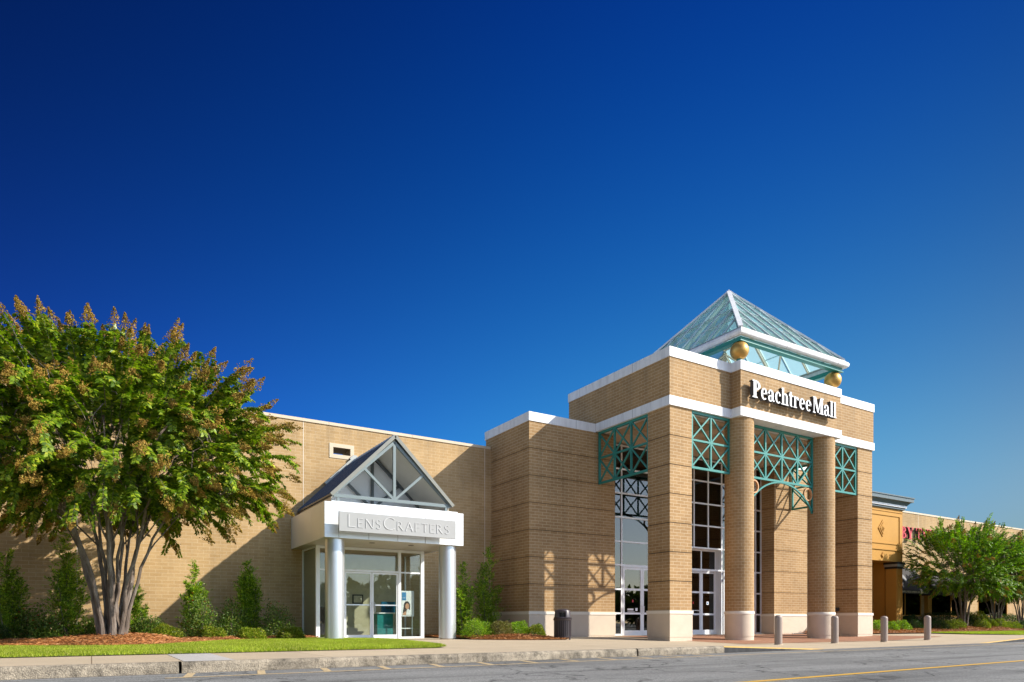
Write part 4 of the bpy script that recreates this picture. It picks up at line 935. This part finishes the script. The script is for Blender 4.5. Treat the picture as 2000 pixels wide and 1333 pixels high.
def diamond(cx, cz, w, h, y0, y1, name='diamond'):
    mb = MB(); q = [(cx-w, cz), (cx, cz-h), (cx+w, cz), (cx, cz+h)]; q2 = [(cx+(a-cx)*.72, cz+(b-cz)*.72) for a, b in q]
    mb.yprism(q, y0, y1); mb.yprism(q2, y0-.03, y0); return mb.build(name, M['mustard'], gp)
diamond(37.2, 5.84, .42, .47, gy_-.04, gy_); diamond(37.2, 4.36, .16, .18, gy_-.03, gy_)
mb = MB()
for r_, y_ in ((.16, .09), (.10, .11), (.05, .13)): mb.yprism([(37.2+r_*math.cos(2*math.pi*i/20), 5.84+r_*math.sin(2*math.pi*i/20)) for i in range(20)], gy_-y_, gy_-.069)
mb.build('boss', M['mustard'], gp)
mb = MB(); mb.box(gx1-.56, gy_-.03, 2.95, gx1-.06, gy_, 3.0); mb.box(gx1-.56, gy_-.03, .5, gx1-.5, gy_, 3.4); mb.box(gx1-.12, gy_-.03, .5, gx1-.06, gy_, 3.4)
mb.yprism([(gx1-.31+.2*math.cos(2*math.pi*i/20), 1.35+.26*math.sin(2*math.pi*i/20)) for i in range(20)], gy_-.03, gy_); mb.yprism([(gx1-.31+.12*math.cos(2*math.pi*i/20), 1.35+.16*math.sin(2*math.pi*i/20)) for i in range(20)], gy_-.05, gy_-.03)
for k in range(4): mb.yprism([(gx1-.31+.07*math.cos(2*math.pi*i/8), 3.3-.22*k+.06*math.sin(2*math.pi*i/8)) for i in range(8)], gy_-.04, gy_-.0)
mb.build('ornament', M['mustard'], gp)
for x in (gx0+.31, gx1-.31):
    mb = MB(); mb.cur = 0; mb.box(x-.40, gy_-.12, zo-.12, x+.40, gy_+.7, zo-.002); mb.box(x-.34, gy_-.05, zo-.38, x+.34, gy_+.66, zo-.26)
    mb.cur = 1; mb.box(x-.37, gy_-.09, zo-.26, x+.37, gy_+.68, zo-.12)
    mb.build('capital', [M['black'], M['flash']], gp)
mb = MB(); c_ = [(0, 6.95), (.10, 7.0), (.10, 7.10), (.16, 7.10), (.16, 7.22), (.30, 7.38), (.42, 7.40), (.42, 7.60), (.46, 7.60), (.46, 7.66)]
for (o0, z0), (o1, z1) in zip(c_[:-1], c_[1:]):
    mb.cur = 1 if 7.05 < (z0+z1)/2 < 7.2 else 0
    A = [(gx0-o0, gy_-o0), (gx1+o0, gy_-o0), (gx1+o0, YW)]; B = [(gx0-o1, gy_-o1), (gx1+o1, gy_-o1), (gx1+o1, YW)]
    for i in range(2): mb.face([(*A[i], z0), (*A[i+1], z0), (*B[i+1], z1), (*B[i], z1)])
mb.cur = 0; mb.face([(gx0-.46, gy_-.46, 7.66), (gx1+.46, gy_-.46, 7.66), (gx1+.46, YW, 7.66), (gx0-.46, YW, 7.66)]); mb.build('cornice', [M['bluegrey'], M['white']], gp)
# red letters
rl = thing('restaurant_sign', 'red channel letters reading Ruby Tuesday, mostly hidden behind the gold portal and tree', 'sign', (44, 22.9, 5.7))
it, s_ = layout('RUBY TUESDAY', serif, 39.76, 48.1, 5.70, .72, gap=.10, space=.22)
build_letters(it, rl, 'letter', 22.84, .14, None, [M['red'], M['letterside']], squeeze=s_)
# awnings
def awning(x0, x1, zt, zb_, label, txt):
    a = thing('awning', label, 'awning', (x0, YW, zb_), 'black awnings over the restaurant windows'); y1 = YW-.02; y0 = 22.1
    mb = MB(); mb.face([(x0, y1, zt), (x1, y1, zt), (x1, y0, zb_+.22), (x0, y0, zb_+.22)]); mb.face([(x0, y0, zb_+.22), (x1, y0, zb_+.22), (x1, y0-.005, zb_), (x0, y0-.005, zb_)])
    for x in (x0, x1): mb.face([(x, y1, zt), (x, y0, zb_+.22), (x, y0-.005, zb_), (x, y1, zb_)])
    c = mb.build('canvas', M['awning'], a); sm = c.modifiers.new('thick', 'SOLIDIFY'); sm.thickness = .012
    text_mesh(txt, .17, M['awningtext'], 'lettering', a, ((x0+x1)/2, y0-.02, zb_+.105), Euler((R(90), 0, 0)), .003)
    return a
aw = awning(38.9+.6, 43.1, 3.95, 2.33, 'black awning just right of the gold portal, with a fruit emblem', 'SIMPLE FRESH AMERICAN DINING')
mb = MB(); Ms = Matrix.Translation((41.0, 22.55, 3.29)) @ Matrix.Rotation(R(90-33), 4, 'X')
q = [Ms @ Vector((.2*math.cos(2*math.pi*i/24), .27*math.sin(2*math.pi*i/24), .03)) for i in range(24)]; mb.face(q); mb.face([Ms @ Vector(v) for v in ((0, .26, .03), (.05, .26, .03), (.02, .40, .03), (-.06, .5, .03), (-.08, .48, .03), (-.02, .38, .03))]); mb.build('emblem', M['black'], aw)
awning(43.95, 48.3, 3.6, 2.30, 'black awning right of the gold pilaster behind the nearest right tree', 'SIMPLE FRESH AMERICAN DINING')

# ---------------------------------------------------------------- street furniture
def ray(px):
    k = (px-1000)/1340; a = R(31.5); return math.sin(a)+k*math.cos(a), math.cos(a)-k*math.sin(a)
def onY(px, Y): rx, ry = ray(px); return Y*rx/ry
def bollard(px, Y, label):
    x = onY(px, Y); z = zg(x, Y)
    b = thing('bollard', label, 'bollard', (x, Y, z), 'row of bollards along the plaza')
    return b
BL = ['brown steel bollard in front of the brick pavers, between the two round columns', 'brown steel bollard in front of the right round column',
      'brown steel bollard before the dark opening of the gold portal', 'brown steel bollard in front of the black awnings, end of the row']
proto = None
for i, px in enumerate((1520.3, 1630.5, 1727, 1811.5)):
    Y = 13.35; x = onY(px, Y); z = zg(x, Y)
    if proto is None:
        proto = thing('bollard', BL[0], 'bollard', (0, 0, 0), 'row of bollards along the plaza')
        MB().lathe(0, 0, [(.112, -.05), (.112, .80), (.108, .835), (.09, .865), (.05, .885), (.001, .892)], 28).build('post', M['bollard'], proto)
        MB().lathe(0, 0, [(.125, -.05), (.125, .008), (.113, .02)], 28).build('base_ring', M['walk'], proto)
        b = proto
    else: b = copy_tree(proto); b['label'] = BL[i]
    b.location = (x, Y, z)
hx_, hy_ = onY(1572, 20.1), 20.1
ho = thing('hose', 'short dark hose lying at the stone base behind the right round column', 'hose', (hx_, hy_, .1))
MB().tube([(hx_-.9, hy_-.05, .125), (hx_-.4, hy_+.02, .125), (hx_-.1, hy_, .13), (hx_+.05, hy_, .3), (hx_+.2, hy_, .42), (hx_+.35, hy_+.05, .45)], .014, 8).build('tube', M['black'], ho)
MB().lathe(hx_-.95, hy_-.05, [(.04, .11), (.04, .15)], 12).build('nozzle', M['alu'], ho)
# litter bin
bx, by = 12.55, 17.45; bz = zg(bx, by)
bn = thing('litter_bin', 'brown slatted metal litter bin with domed lid at the end of the mulch bed', 'litter bin', (bx, by, bz))
mb = MB(); r0 = .265
mb.lathe(bx, by, [(r0-.02, bz+.07), (r0, bz+.07), (r0, bz+.11), (r0-.02, bz+.11)], 36, caps=False); mb.lathe(bx, by, [(r0-.02, bz+.60), (r0+.02, bz+.60), (r0+.035, bz+.655), (r0-.02, bz+.66)], 36, caps=False)
n = 26
for i in range(n):
    t = 2*math.pi*i/n; c, s_ = math.cos(t), math.sin(t); p = Vector((bx+r0*c, by+r0*s_, bz+.08)); mb.beam(p, p+Vector((0, 0, .54)), .036, .012, (c, s_, 0.001))
mb.build('slatted_body', M['bin'], bn)
MB().lathe(bx, by, [(.22, bz+.05), (.22, bz+.60)], 28).build('liner', M['binliner'], bn)
for i in range(4):
    t = math.pi/4+math.pi/2*i; MB().box(bx+.22*math.cos(t)-.02, by+.22*math.sin(t)-.02, bz-.01, bx+.22*math.cos(t)+.02, by+.22*math.sin(t)+.02, bz+.08).build('foot', M['bin'], bn)
mb = MB(); nn = 24; zt = bz+.66
for i in range(nn):
    t0, t1 = 2*math.pi*i/nn, 2*math.pi*(i+1)/nn
    openi = (i % 6) in (2, 3, 4)
    for (ra, za_, rb, zb_) in ((.28, 0, .275, .05), (.275, .05, .255, .215), (.255, .215, .225, .265), (.225, .265, .12, .30), (.12, .30, .001, .31)):
        if openi and za_ == .05: continue
        P = lambda r, t, z: (bx+r*math.cos(t), by+r*math.sin(t), zt+z)
        mb.face([P(ra, t0, za_), P(ra, t1, za_), P(rb, t1, zb_), P(rb, t0, zb_)], sm=True)
o = mb.build('lid', M['bin'], bn); o.modifiers.new('t', 'SOLIDIFY').thickness = .012
MB().lathe(bx, by, [(.20, zt+.0), (.20, zt+.2)], 24).build('lid_liner', M['binliner'], bn)

# ---------------------------------------------------------------- vegetation
def leaves_along(P, D, U, L_, W_, out, cup=.25):
    """arrays: position, direction, up -> folded leaf quads (4 verts, rhombus bent)"""
    D = D/np.linalg.norm(D, axis=1, keepdims=True); Sd = np.cross(D, U); Sd /= (np.linalg.norm(Sd, axis=1, keepdims=True)+1e-9); Nn = np.cross(Sd, D)
    m = P+D*(L_*.5)[:, None]
    V = np.stack([P, m+Sd*(W_*.5)[:, None]+Nn*(L_*cup*.3)[:, None], P+D*L_[:, None]-Nn*(L_*cup*.35)[:, None], m-Sd*(W_*.5)[:, None]+Nn*(L_*cup*.3)[:, None]], 1)
    out.append(V.reshape(-1, 3))
def sprig(P0, D0, length, droop, nleaf, ll, out, r, wid=.5):
    """curved shoot with opposite leaves; returns polyline"""
    n = 12; pts = [np.array(P0, float)]; d = np.array(D0, float); d /= np.linalg.norm(d); st = length/n
    for i in range(n):
        d = d+np.array([0, 0, -droop/n]); d /= np.linalg.norm(d); pts.append(pts[-1]+d*st)
    pts = np.array(pts); t = np.linspace(.12, 1, nleaf); ii = np.minimum((t*n).astype(int), n-1); fr_ = (t*n-ii)[:, None]
    P = pts[ii]*(1-fr_)+pts[ii+1]*fr_; T_ = pts[ii+1]-pts[ii]; T_ /= np.linalg.norm(T_, axis=1, keepdims=True)
    up = np.array([0, 0, 1.0]); Sd = np.cross(T_, up+rng.normal(0, .05, 3)); Sd /= np.linalg.norm(Sd, axis=1, keepdims=True)+1e-9
    for sgn in (-1, 1):
        D = Sd*sgn+T_*.45+rng.normal(0, .22, (nleaf, 3))+np.array([0, 0, -.35]); Up = np.cross(Sd, T_)+rng.normal(0, .3, (nleaf, 3))
        l_ = ll*rng.uniform(.7, 1.15, nleaf)*np.clip(1.25-t*.4, .6, 1.2); leaves_along(P, D, Up, l_, l_*wid, out)
    return pts
def panicle(P, D, size, n, out, s=.012):
    D = D/np.linalg.norm(D); t = rng.uniform(0, 1, n)**.8; rad = size*.42*(1.05-t)*np.sqrt(rng.uniform(0, 1, n)); a = rng.uniform(0, 2*math.pi, n)
    u = np.cross(D, [0.3, 1, .2]); u /= np.linalg.norm(u); v = np.cross(D, u)
    C = P+D*(t*size)[:, None]+u*(rad*np.cos(a))[:, None]+v*(rad*np.sin(a))[:, None]
    k = rng.uniform(.6, 1.3, n)*s; A = rng.normal(0, 1, (n, 3)); A /= np.linalg.norm(A, axis=1, keepdims=True); B = np.cross(A, rng.normal(0, 1, (n, 3))); B /= np.linalg.norm(B, axis=1, keepdims=True)
    out.append(np.stack([C-A*k[:, None], C-B*k[:, None], C+A*k[:, None], C+B*k[:, None]], 1).reshape(-1, 3))
    Cn = np.cross(A, B); out.append(np.stack([C-A*k[:, None], C-Cn*k[:, None], C+A*k[:, None], C+Cn*k[:, None]], 1).reshape(-1, 3))
TIPS = []
def myrtle(name, label, loc, Rc, z0, z1, nst, nshoot, ll, npan, lm, group=None, base_r=.10, seeds=True, leafn=34, cs=(0, 0)):
    """multi-stemmed crape myrtle: local coordinates, crown radius Rc between z0 and z1"""
    t = thing(name, label, 'tree', loc, group); stems = MB(); tips = []
    H = z1-z0
    for i in range(nst):
        a = 2*math.pi*(i+.5)/nst+random.uniform(-.2, .2); rb = base_r*(random.uniform(2.4, 3.8) if i % 3 else random.uniform(.4, 1.4)); sp = random.uniform(.75, 1.15) if i % 3 else random.uniform(.2, .5)
        p = Vector((math.cos(a)*rb, math.sin(a)*rb, -.12)); d = Vector((math.cos(a)*.16*sp, math.sin(a)*.16*sp, 1)).normalized(); pts = [p.copy()]; n = 10
        top = Vector((math.cos(a)*Rc*.31*sp, math.sin(a)*Rc*.31*sp, z0+H*random.uniform(.02, .18)))
        rad = []
        for k in range(1, n+1):
            u = k/n; q = p.lerp(top, u); bow = math.sin(u*math.pi)*Rc*.035*sp; q -= Vector((math.cos(a)*bow, math.sin(a)*bow, 0)); q += Vector((random.uniform(-1, 1), random.uniform(-1, 1), 0))*.035*Rc/4.0
            pts.append(q)
        r_b = base_r*random.uniform(.75, 1.15); rad = [r_b*(1.5 if k == 0 else (1.12 if k == 1 else 1))*(1-.62*(k/n)) for k in range(n+1)]
        stems.tube(pts, rad, 9)
        def grow(p0, d0, ln, r, lev):
            nseg = 4; pp = [p0]; dd = d0.normalized()
            for _ in range(nseg):
                dd = (dd+Vector((random.uniform(-1, 1), random.uniform(-1, 1), random.uniform(-.4, .8)))*.14).normalized(); pp.append(pp[-1]+dd*ln/nseg)
            stems.tube(pp, [r*(1-.5*k/nseg) for k in range(nseg+1)], 5 if lev > 0 else 6)
            tips.append((pp[-1], dd))
            if lev > 0: tips.append((pp[2], dd))
            if lev < 2:
                for _ in range(3 if lev == 0 else 2):
                    o = Vector((pp[-1].x, pp[-1].y, 0)).normalized() if pp[-1].xy.length > .1 else Vector((0, 0, 0))
                    nd = (dd+Vector((random.uniform(-1, 1), random.uniform(-1, 1), random.uniform(-.5, .9)))*.75+o*.3).normalized(); grow(pp[random.choice((-1, -2))], nd, ln*random.uniform(.6, .85), r*.55, lev+1)
        for k in (6, 8, 10):
            for _ in range(1 if k < 10 else 2):
                o = Vector((math.cos(a), math.sin(a), 0)); nd = (pts[k]-pts[k-1]).normalized()+o*random.uniform(.0, .55)+Vector((random.uniform(-1, 1), random.uniform(-1, 1), 0))*.45
                grow(pts[k], nd, H*random.uniform(.26, .36), rad[k]*.62, 0)
    lv = []; sd = []; shoots = MB()
    # crown envelope
    def env(v):
        zz = (v.z-z0)/H; zz = min(max(zz, 0), 1)
        rr = Rc*max(.02, 1-(abs(zz-.28)/.76)**2.6)**.48 if zz > .28 else Rc*(.74+.26*zz/.28)
        return rr
    targets = []
    for i in range(nshoot):
        # a point on or inside the envelope
        zz = random.random()**.9; a = random.uniform(0, 2*math.pi); f = random.uniform(.20, 1.16)**.55
        v = Vector((0, 0, z0+H*zz)); r_ = env(v)*f; targets.append(Vector((math.cos(a)*r_+cs[0], math.sin(a)*r_+cs[1], z0+H*zz*(.86+.14*f))))
    tipp = np.array([tuple(q[0]) for q in tips])
    for T_ in targets:
        cen = Vector((T_.x*.35, T_.y*.35, z0+H*.08)); dirn = (T_-cen); k = int(np.argmin(((tipp-np.array(T_)+np.array(dirn.normalized())*.9)**2).sum(1))); st = tips[k][0]
        dlt = T_-st; ln = min(max(dlt.length, .95), 2.3*Rc/4); d0 = (dirn.normalized()+Vector((0, 0, .25))+dlt.normalized()*.4).normalized(); start = T_-d0*ln
        pts = sprig(start, d0, ln, random.uniform(.5, 1.5)*(1.0 if T_.z < z0+H*.75 else .5), leafn, ll, lv, .01)
        shoots.tube([tuple(p) for p in pts[::3]], [.008, .007, .005, .004, .003], 3)
        if dlt.length > 1.0 and random.random() < .35: stems.tube([st, (st+Vector(start))/2+Vector((0, 0, .1)), start], [.014, .011, .008], 4)
        for _ in range(2):
            j = random.randint(4, 10); dd = np.array(pts[j]-pts[j-1]); dd = dd/np.linalg.norm(dd)+rng.normal(0, .42, 3); p2 = sprig(pts[j], dd, ln*random.uniform(.3, .5), random.uniform(.3, 1.2), leafn//2, ll*.92, lv, .01)
        out_f = Vector((T_.x, T_.y, 0)).length/max(env(T_), .1)
        if seeds and (out_f > .6 or T_.z > z0+H*.6) and random.random() < (npan if T_.z < z0+H*.7 else min(1, npan*1.45)):
            TIPS.append(pts[-1])
            panicle(pts[-1], (pts[-1]-pts[-3]), random.uniform(.2, .44), random.choice((90, 150, 210)), sd, .0145)
            if random.random() < .6: panicle(pts[-1]+rng.normal(0, .06, 3), (pts[-1]-pts[-3])+rng.normal(0, .05, 3), random.uniform(.2, .32), 110, sd, .015)
    stems.build('trunk', M['bark'], t).matrix_parent_inverse = Matrix()
    V = np.concatenate(lv); quadmesh('crown', V, np.arange(len(V)).reshape(-1, 4), lm, parent=t)
    sh = shoots.build('twigs', M['bark'], t); sh.matrix_parent_inverse = Matrix()
    if sd: V = np.concatenate(sd); quadmesh('seed_heads', V, np.arange(len(V)).reshape(-1, 4), M['seed'], parent=t)
    return t
tx, ty = .42, 17.65
big = myrtle('crape_myrtle', 'large multi stemmed tree with tan seed heads at the left edge', (tx, ty, zbed(tx, ty)), 4.0, 3.05, 6.35, 14, 900, .125, .80, M['leaf'], base_r=.060, leafn=40, cs=(-.40, .1))
out_ = []
for p in sorted((q for q in TIPS if q[1] < -1.2 and -1.2 < q[0] < 2.0), key=lambda q: -q[2])[2:16:3]: panicle(np.array(p), np.array([0, -.3, 1.0]), .10, 26, out_, .022)
V = np.concatenate(out_); quadmesh('white_blossom', V, np.arange(len(V)).reshape(-1, 4), M['flowerw'], parent=big)
random.seed(3)
g2 = 'young crape myrtles in the bed before the restaurant'
t1 = myrtle('crape_myrtle', 'nearest of the smaller green trees, in front of the black awnings', (onY(1882, 19.2), 19.2, .42), 2.75, 2.2, 5.85, 9, 430, .115, .15, M['leaf2'], g2, base_r=.05, leafn=28)
for px, Y, rz, s_, lab in ((1945, 19.4, 2.1, .95, 'second of the smaller green trees, with pale streaked stems'), (1996, 19.4, 4.0, .9, 'small green tree cut off by the right edge of the photo'), (2055, 19.6, 1.1, 1.0, 'small green tree beyond the right edge')):
    if px > 2010: continue
    c = copy_tree(t1); c.location = (onY(px, Y), Y, .40); c.rotation_euler = (0, 0, rz); c.scale = (s_, s_, s_*(.97)); c['label'] = lab

def podocarpus(name, label, loc, h, r, seed, group, nlead=7, cone=False):
    random.seed(seed); t = thing(name, label, 'shrub', loc, group); st = MB(); lv = []
    lead = []
    for i in range(nlead):
        a = random.uniform(0, 2*math.pi); rr = r*random.uniform(.1, .9); hh = h*(1-.45*(rr/r))*random.uniform(.82, 1.0)
        if i == 0: rr = .03; hh = h
        b = Vector((math.cos(a)*rr*.25, math.sin(a)*rr*.25, -.05)); tp = Vector((math.cos(a)*rr, math.sin(a)*rr, hh)); n = 6
        pts = [b.lerp(tp, k/n)+Vector((random.uniform(-.03, .03), random.uniform(-.03, .03), 0)) for k in range(n+1)]; st.tube(pts, [.016*(1-.8*k/n) for k in range(n+1)], 5); lead.append((pts, hh))
    for pts, hh in lead:
        m = int(hh*40)
        for k in range(m):
            u = (k/m)**.85*.97+.02; i = min(int(u*6), 5); p = pts[i].lerp(pts[i+1], u*6-i); a = random.uniform(0, 2*math.pi); ln = (.46 if cone else .36)*(1.15-u*.7)*random.uniform(.35, 1.25)*(1+.35*math.sin(u*19+a*2))*r/.45
            d = Vector((math.cos(a), math.sin(a), random.uniform(.3, 1.1))).normalized(); nn = 20
            tt = rng.uniform(.1, 1, nn)[:, None]; P = np.array(p)+np.array(d)*ln*tt+rng.normal(0, .008, (nn, 3)); D = np.array(d)*.9+rng.normal(0, .55, (nn, 3)); l_ = rng.uniform(.05, .11, nn)
            leaves_along(P, D, rng.normal(0, 1, (nn, 3)), l_, l_*.26, lv, .1)
    st.build('stem', M['bark'], t).matrix_parent_inverse = Matrix(); V = np.concatenate(lv); quadmesh('foliage', V, np.arange(len(V)).reshape(-1, 4), M['needle'], parent=t); return t
gS = 'upright evergreen shrubs along the brick wall'
for i, (px, Y, h, r, nl, lab) in enumerate((
    (10, 21.4, 2.25, .50, 7, 'dark upright evergreen shrub cut off by the left edge'), (130, 21.3, 2.75, .50, 7, 'tallest bright evergreen shrub left of the large tree trunk'),
    (262, 21.7, 1.5, .38, 5, 'small evergreen shrub just right of the large tree trunk'), (378, 21.5, 2.15, .42, 6, 'bright evergreen shrub at the edge of the wall shadow'),
    (484, 22.1, 2.35, .48, 9, 'dark evergreen shrub in the wall shadow left of the porch'), (905, 21.2, 2.6, .50, 7, 'evergreen shrub directly behind the right porch column'), (955, 21.5, 3.2, .55, 6, 'tall pointed evergreen shrub at the brick corner right of the porch'))):
    x = onY(px, Y); podocarpus('evergreen_shrub', lab, (x, Y, zbed(x, Y)-.02), h, r, 20+i, gS, nl, cone=(i in (1, 6)))

def mound_shrub(name, label, loc, rx, rz, n, seed, mat, group, ll=.035, wid=.55, fl=None, loose=0.0, sy=1.0):
    t = thing(name, label, 'shrub', loc, group); g = np.random.default_rng(seed)
    v = g.normal(0, 1, (n, 3)); v /= np.linalg.norm(v, axis=1, keepdims=True); v[:, 2] = np.abs(v[:, 2])*1.0-.12
    lump = 1+.10*np.sin(v[:, 0]*6+seed)+.09*np.sin(v[:, 1]*7+v[:, 2]*5)+g.normal(0, .03+loose*.35, n)
    rad = (1-(g.uniform(0, 1, n)**2)*(.38+loose))*lump
    P = v*rad[:, None]*np.array([rx, rx*sy, rz])+np.array([0, 0, rz*.10]); D = v*.8+g.normal(0, .6, (n, 3))+np.array([0, 0, .25]); out = []
    leaves_along(P, D, g.normal(0, 1, (n, 3)), g.uniform(.6, 1.2, n)*ll, g.uniform(.6, 1.2, n)*ll*wid, out, .3)
    V = np.concatenate(out); quadmesh('foliage', V, np.arange(len(V)).reshape(-1, 4), mat, parent=t)
    mb = MB(); random.seed(seed)
    for _ in range(9):
        a = random.uniform(0, 6.28); q = random.uniform(.3, .85); mb.tube([(0, 0, -.06), (math.cos(a)*rx*q*.5, math.sin(a)*rx*q*.5*sy, rz*.5), (math.cos(a)*rx*q, math.sin(a)*rx*q*sy, rz*random.uniform(.7, .98))], [.010, .007, .003], 4)
    mb.build('stem', M['bark'], t).matrix_parent_inverse = Matrix()
    if fl:
        mb = MB()
        for _ in range(fl):
            a = random.uniform(2.6, 5.8); q = random.uniform(.5, 1.0); zc_ = rz*random.uniform(.55, 1.08); x, y = math.cos(a)*rx*q*.9, math.sin(a)*rx*q*.9
            for k in range(7):
                b = k*.9; c = Vector((x, y, zc_)); e = Vector((math.cos(b), math.sin(b), .7))*.03; f = Vector((-math.sin(b), math.cos(b), 0))*.02; mb.face([c, c+e*.6+f, c+e*1.1, c+e*.6-f])
        mb.build('red_flower', M['rosered'], t).matrix_parent_inverse = Matrix()
    return t
gB = 'low rounded shrubs edging the left bed'
for i, (px, Y, rx, rz, lab) in enumerate(((322, 20.3, .40, .42, 'low clipped shrub nearest the large trunk on its right'), (412, 20.5, .36, .34, 'low clipped shrub in front of the upright bush with red roses'),
    (490, 20.5, .42, .34, 'low clipped shrub in front of the dark evergreen'), (569, 20.5, .40, .34, 'low clipped shrub beside the left post of the shop porch'))):
    x = onY(px, Y); mound_shrub('low_shrub', lab, (x, Y, zbed(x, Y)-.02), rx, rz, 5200, 40+i, M['box'], gB, .045)
x = onY(15, 20.5); mound_shrub('low_shrub', 'dark rounded shrub at the bottom of the left edge', (x-.3, 20.5, zbed(x, 20.5)-.02), .42, .45, 4500, 49, M['boxd'], gB)
gC = 'low rounded shrubs in the bed by the litter bin'
for i, (px, Y, rx, rz, m_, lab) in enumerate(((932, 19.2, .52, .56, 'boxg', 'bright green shrub nearest the right porch column'), (978, 18.9, .40, .50, 'brownleaf', 'browning shrub in the middle of the small bed'),
    (1012, 19.5, .40, .52, 'boxg', 'bright green shrub behind the browning one'), (1046, 19.2, .36, .44, 'box', 'yellow green shrub at the right end of the small bed near the bin'))):
    x = onY(px, Y); mound_shrub('low_shrub', lab, (x, Y, zbed(x, Y)-.03), rx, rz, 5200, 60+i, M[m_], gC, .04)
gR = 'loose rose bushes in the left bed'
for i, (px, Y, rx, rz, fl, lab) in enumerate(((60, 21.3, .42, .85, 4, 'loose rose bush with red blooms at the far left'), (92, 20.9, .40, .6, 3, 'sparse rose bush in front of the tallest evergreen'), (183, 21.6, .40, .55, None, 'small leafy bush just left of the large trunk'),
    (392, 21.0, .45, 1.25, 4, 'rose bush with red blooms around the bright evergreen'), (452, 21.4, .48, 1.05, 1, 'pale leafy rose bush left of the dark evergreen'), (540, 21.6, .50, 1.05, 3, 'open rose bush between the dark evergreen and porch'), (290, 21.2, .4, .6, None, 'dark leafy bush right of the large trunk'))):
    x = onY(px, Y); mound_shrub('rose_bush', lab, (x, Y, zbed(x, Y)-.02), rx, rz, 2900, 80+i, M['rose'], gR, .06, .6, fl, loose=.28)
gD = 'rounded shrubs edging the right bed'; k = 0
proto_s = {}
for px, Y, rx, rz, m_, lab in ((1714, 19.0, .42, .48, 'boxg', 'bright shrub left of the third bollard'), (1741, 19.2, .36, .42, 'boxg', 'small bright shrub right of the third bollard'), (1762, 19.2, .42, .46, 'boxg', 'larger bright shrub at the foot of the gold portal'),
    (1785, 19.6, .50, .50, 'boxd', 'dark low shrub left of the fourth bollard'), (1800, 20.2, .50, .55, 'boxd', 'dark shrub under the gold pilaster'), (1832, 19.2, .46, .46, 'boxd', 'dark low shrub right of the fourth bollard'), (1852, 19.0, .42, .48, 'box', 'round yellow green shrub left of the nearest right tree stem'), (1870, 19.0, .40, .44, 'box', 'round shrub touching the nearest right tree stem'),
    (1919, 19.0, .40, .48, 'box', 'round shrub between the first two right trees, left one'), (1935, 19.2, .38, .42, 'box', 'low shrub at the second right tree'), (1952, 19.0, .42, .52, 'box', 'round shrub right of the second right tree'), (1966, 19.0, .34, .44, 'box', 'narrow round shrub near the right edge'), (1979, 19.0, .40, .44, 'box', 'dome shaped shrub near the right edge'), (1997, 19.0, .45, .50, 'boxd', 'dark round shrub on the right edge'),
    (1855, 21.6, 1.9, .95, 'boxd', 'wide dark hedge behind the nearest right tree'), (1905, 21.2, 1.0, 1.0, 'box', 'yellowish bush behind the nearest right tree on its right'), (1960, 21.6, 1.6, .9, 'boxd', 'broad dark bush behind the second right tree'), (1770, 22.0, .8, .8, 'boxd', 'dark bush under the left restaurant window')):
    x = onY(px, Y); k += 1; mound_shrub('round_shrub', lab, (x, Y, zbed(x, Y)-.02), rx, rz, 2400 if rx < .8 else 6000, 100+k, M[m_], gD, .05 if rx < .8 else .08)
# far trees across the car park, behind the photographer (seen in the glass)
g = np.random.default_rng(5); lv = []
for i in range(70):
    a = R(-150+i*2.5+g.uniform(-1, 1)); d = g.uniform(62, 85); cx, cy = math.cos(a)*d*1.0, math.sin(a)*d
    cx, cy = d*math.cos(a)+10, d*math.sin(a); h = g.uniform(5, 9); r_ = g.uniform(3.5, 5.5); n = 500
    v = g.normal(0, 1, (n, 3)); v /= np.linalg.norm(v, axis=1, keepdims=True); P = v*np.array([r_, r_, h*.5])*g.uniform(.75, 1.05, n)[:, None]+np.array([cx, cy, h*.55])
    leaves_along(P, g.normal(0, 1, (n, 3)), g.normal(0, 1, (n, 3)), g.uniform(.8, 1.5, n), g.uniform(.6, 1.1, n), lv, .2)
V = np.concatenate(lv); tag(quadmesh('distant_woods', V, np.arange(len(V)).reshape(-1, 4), M['far']), 'line of far green trees across the car park mirrored in the shop glass', 'woods', None, 'stuff')
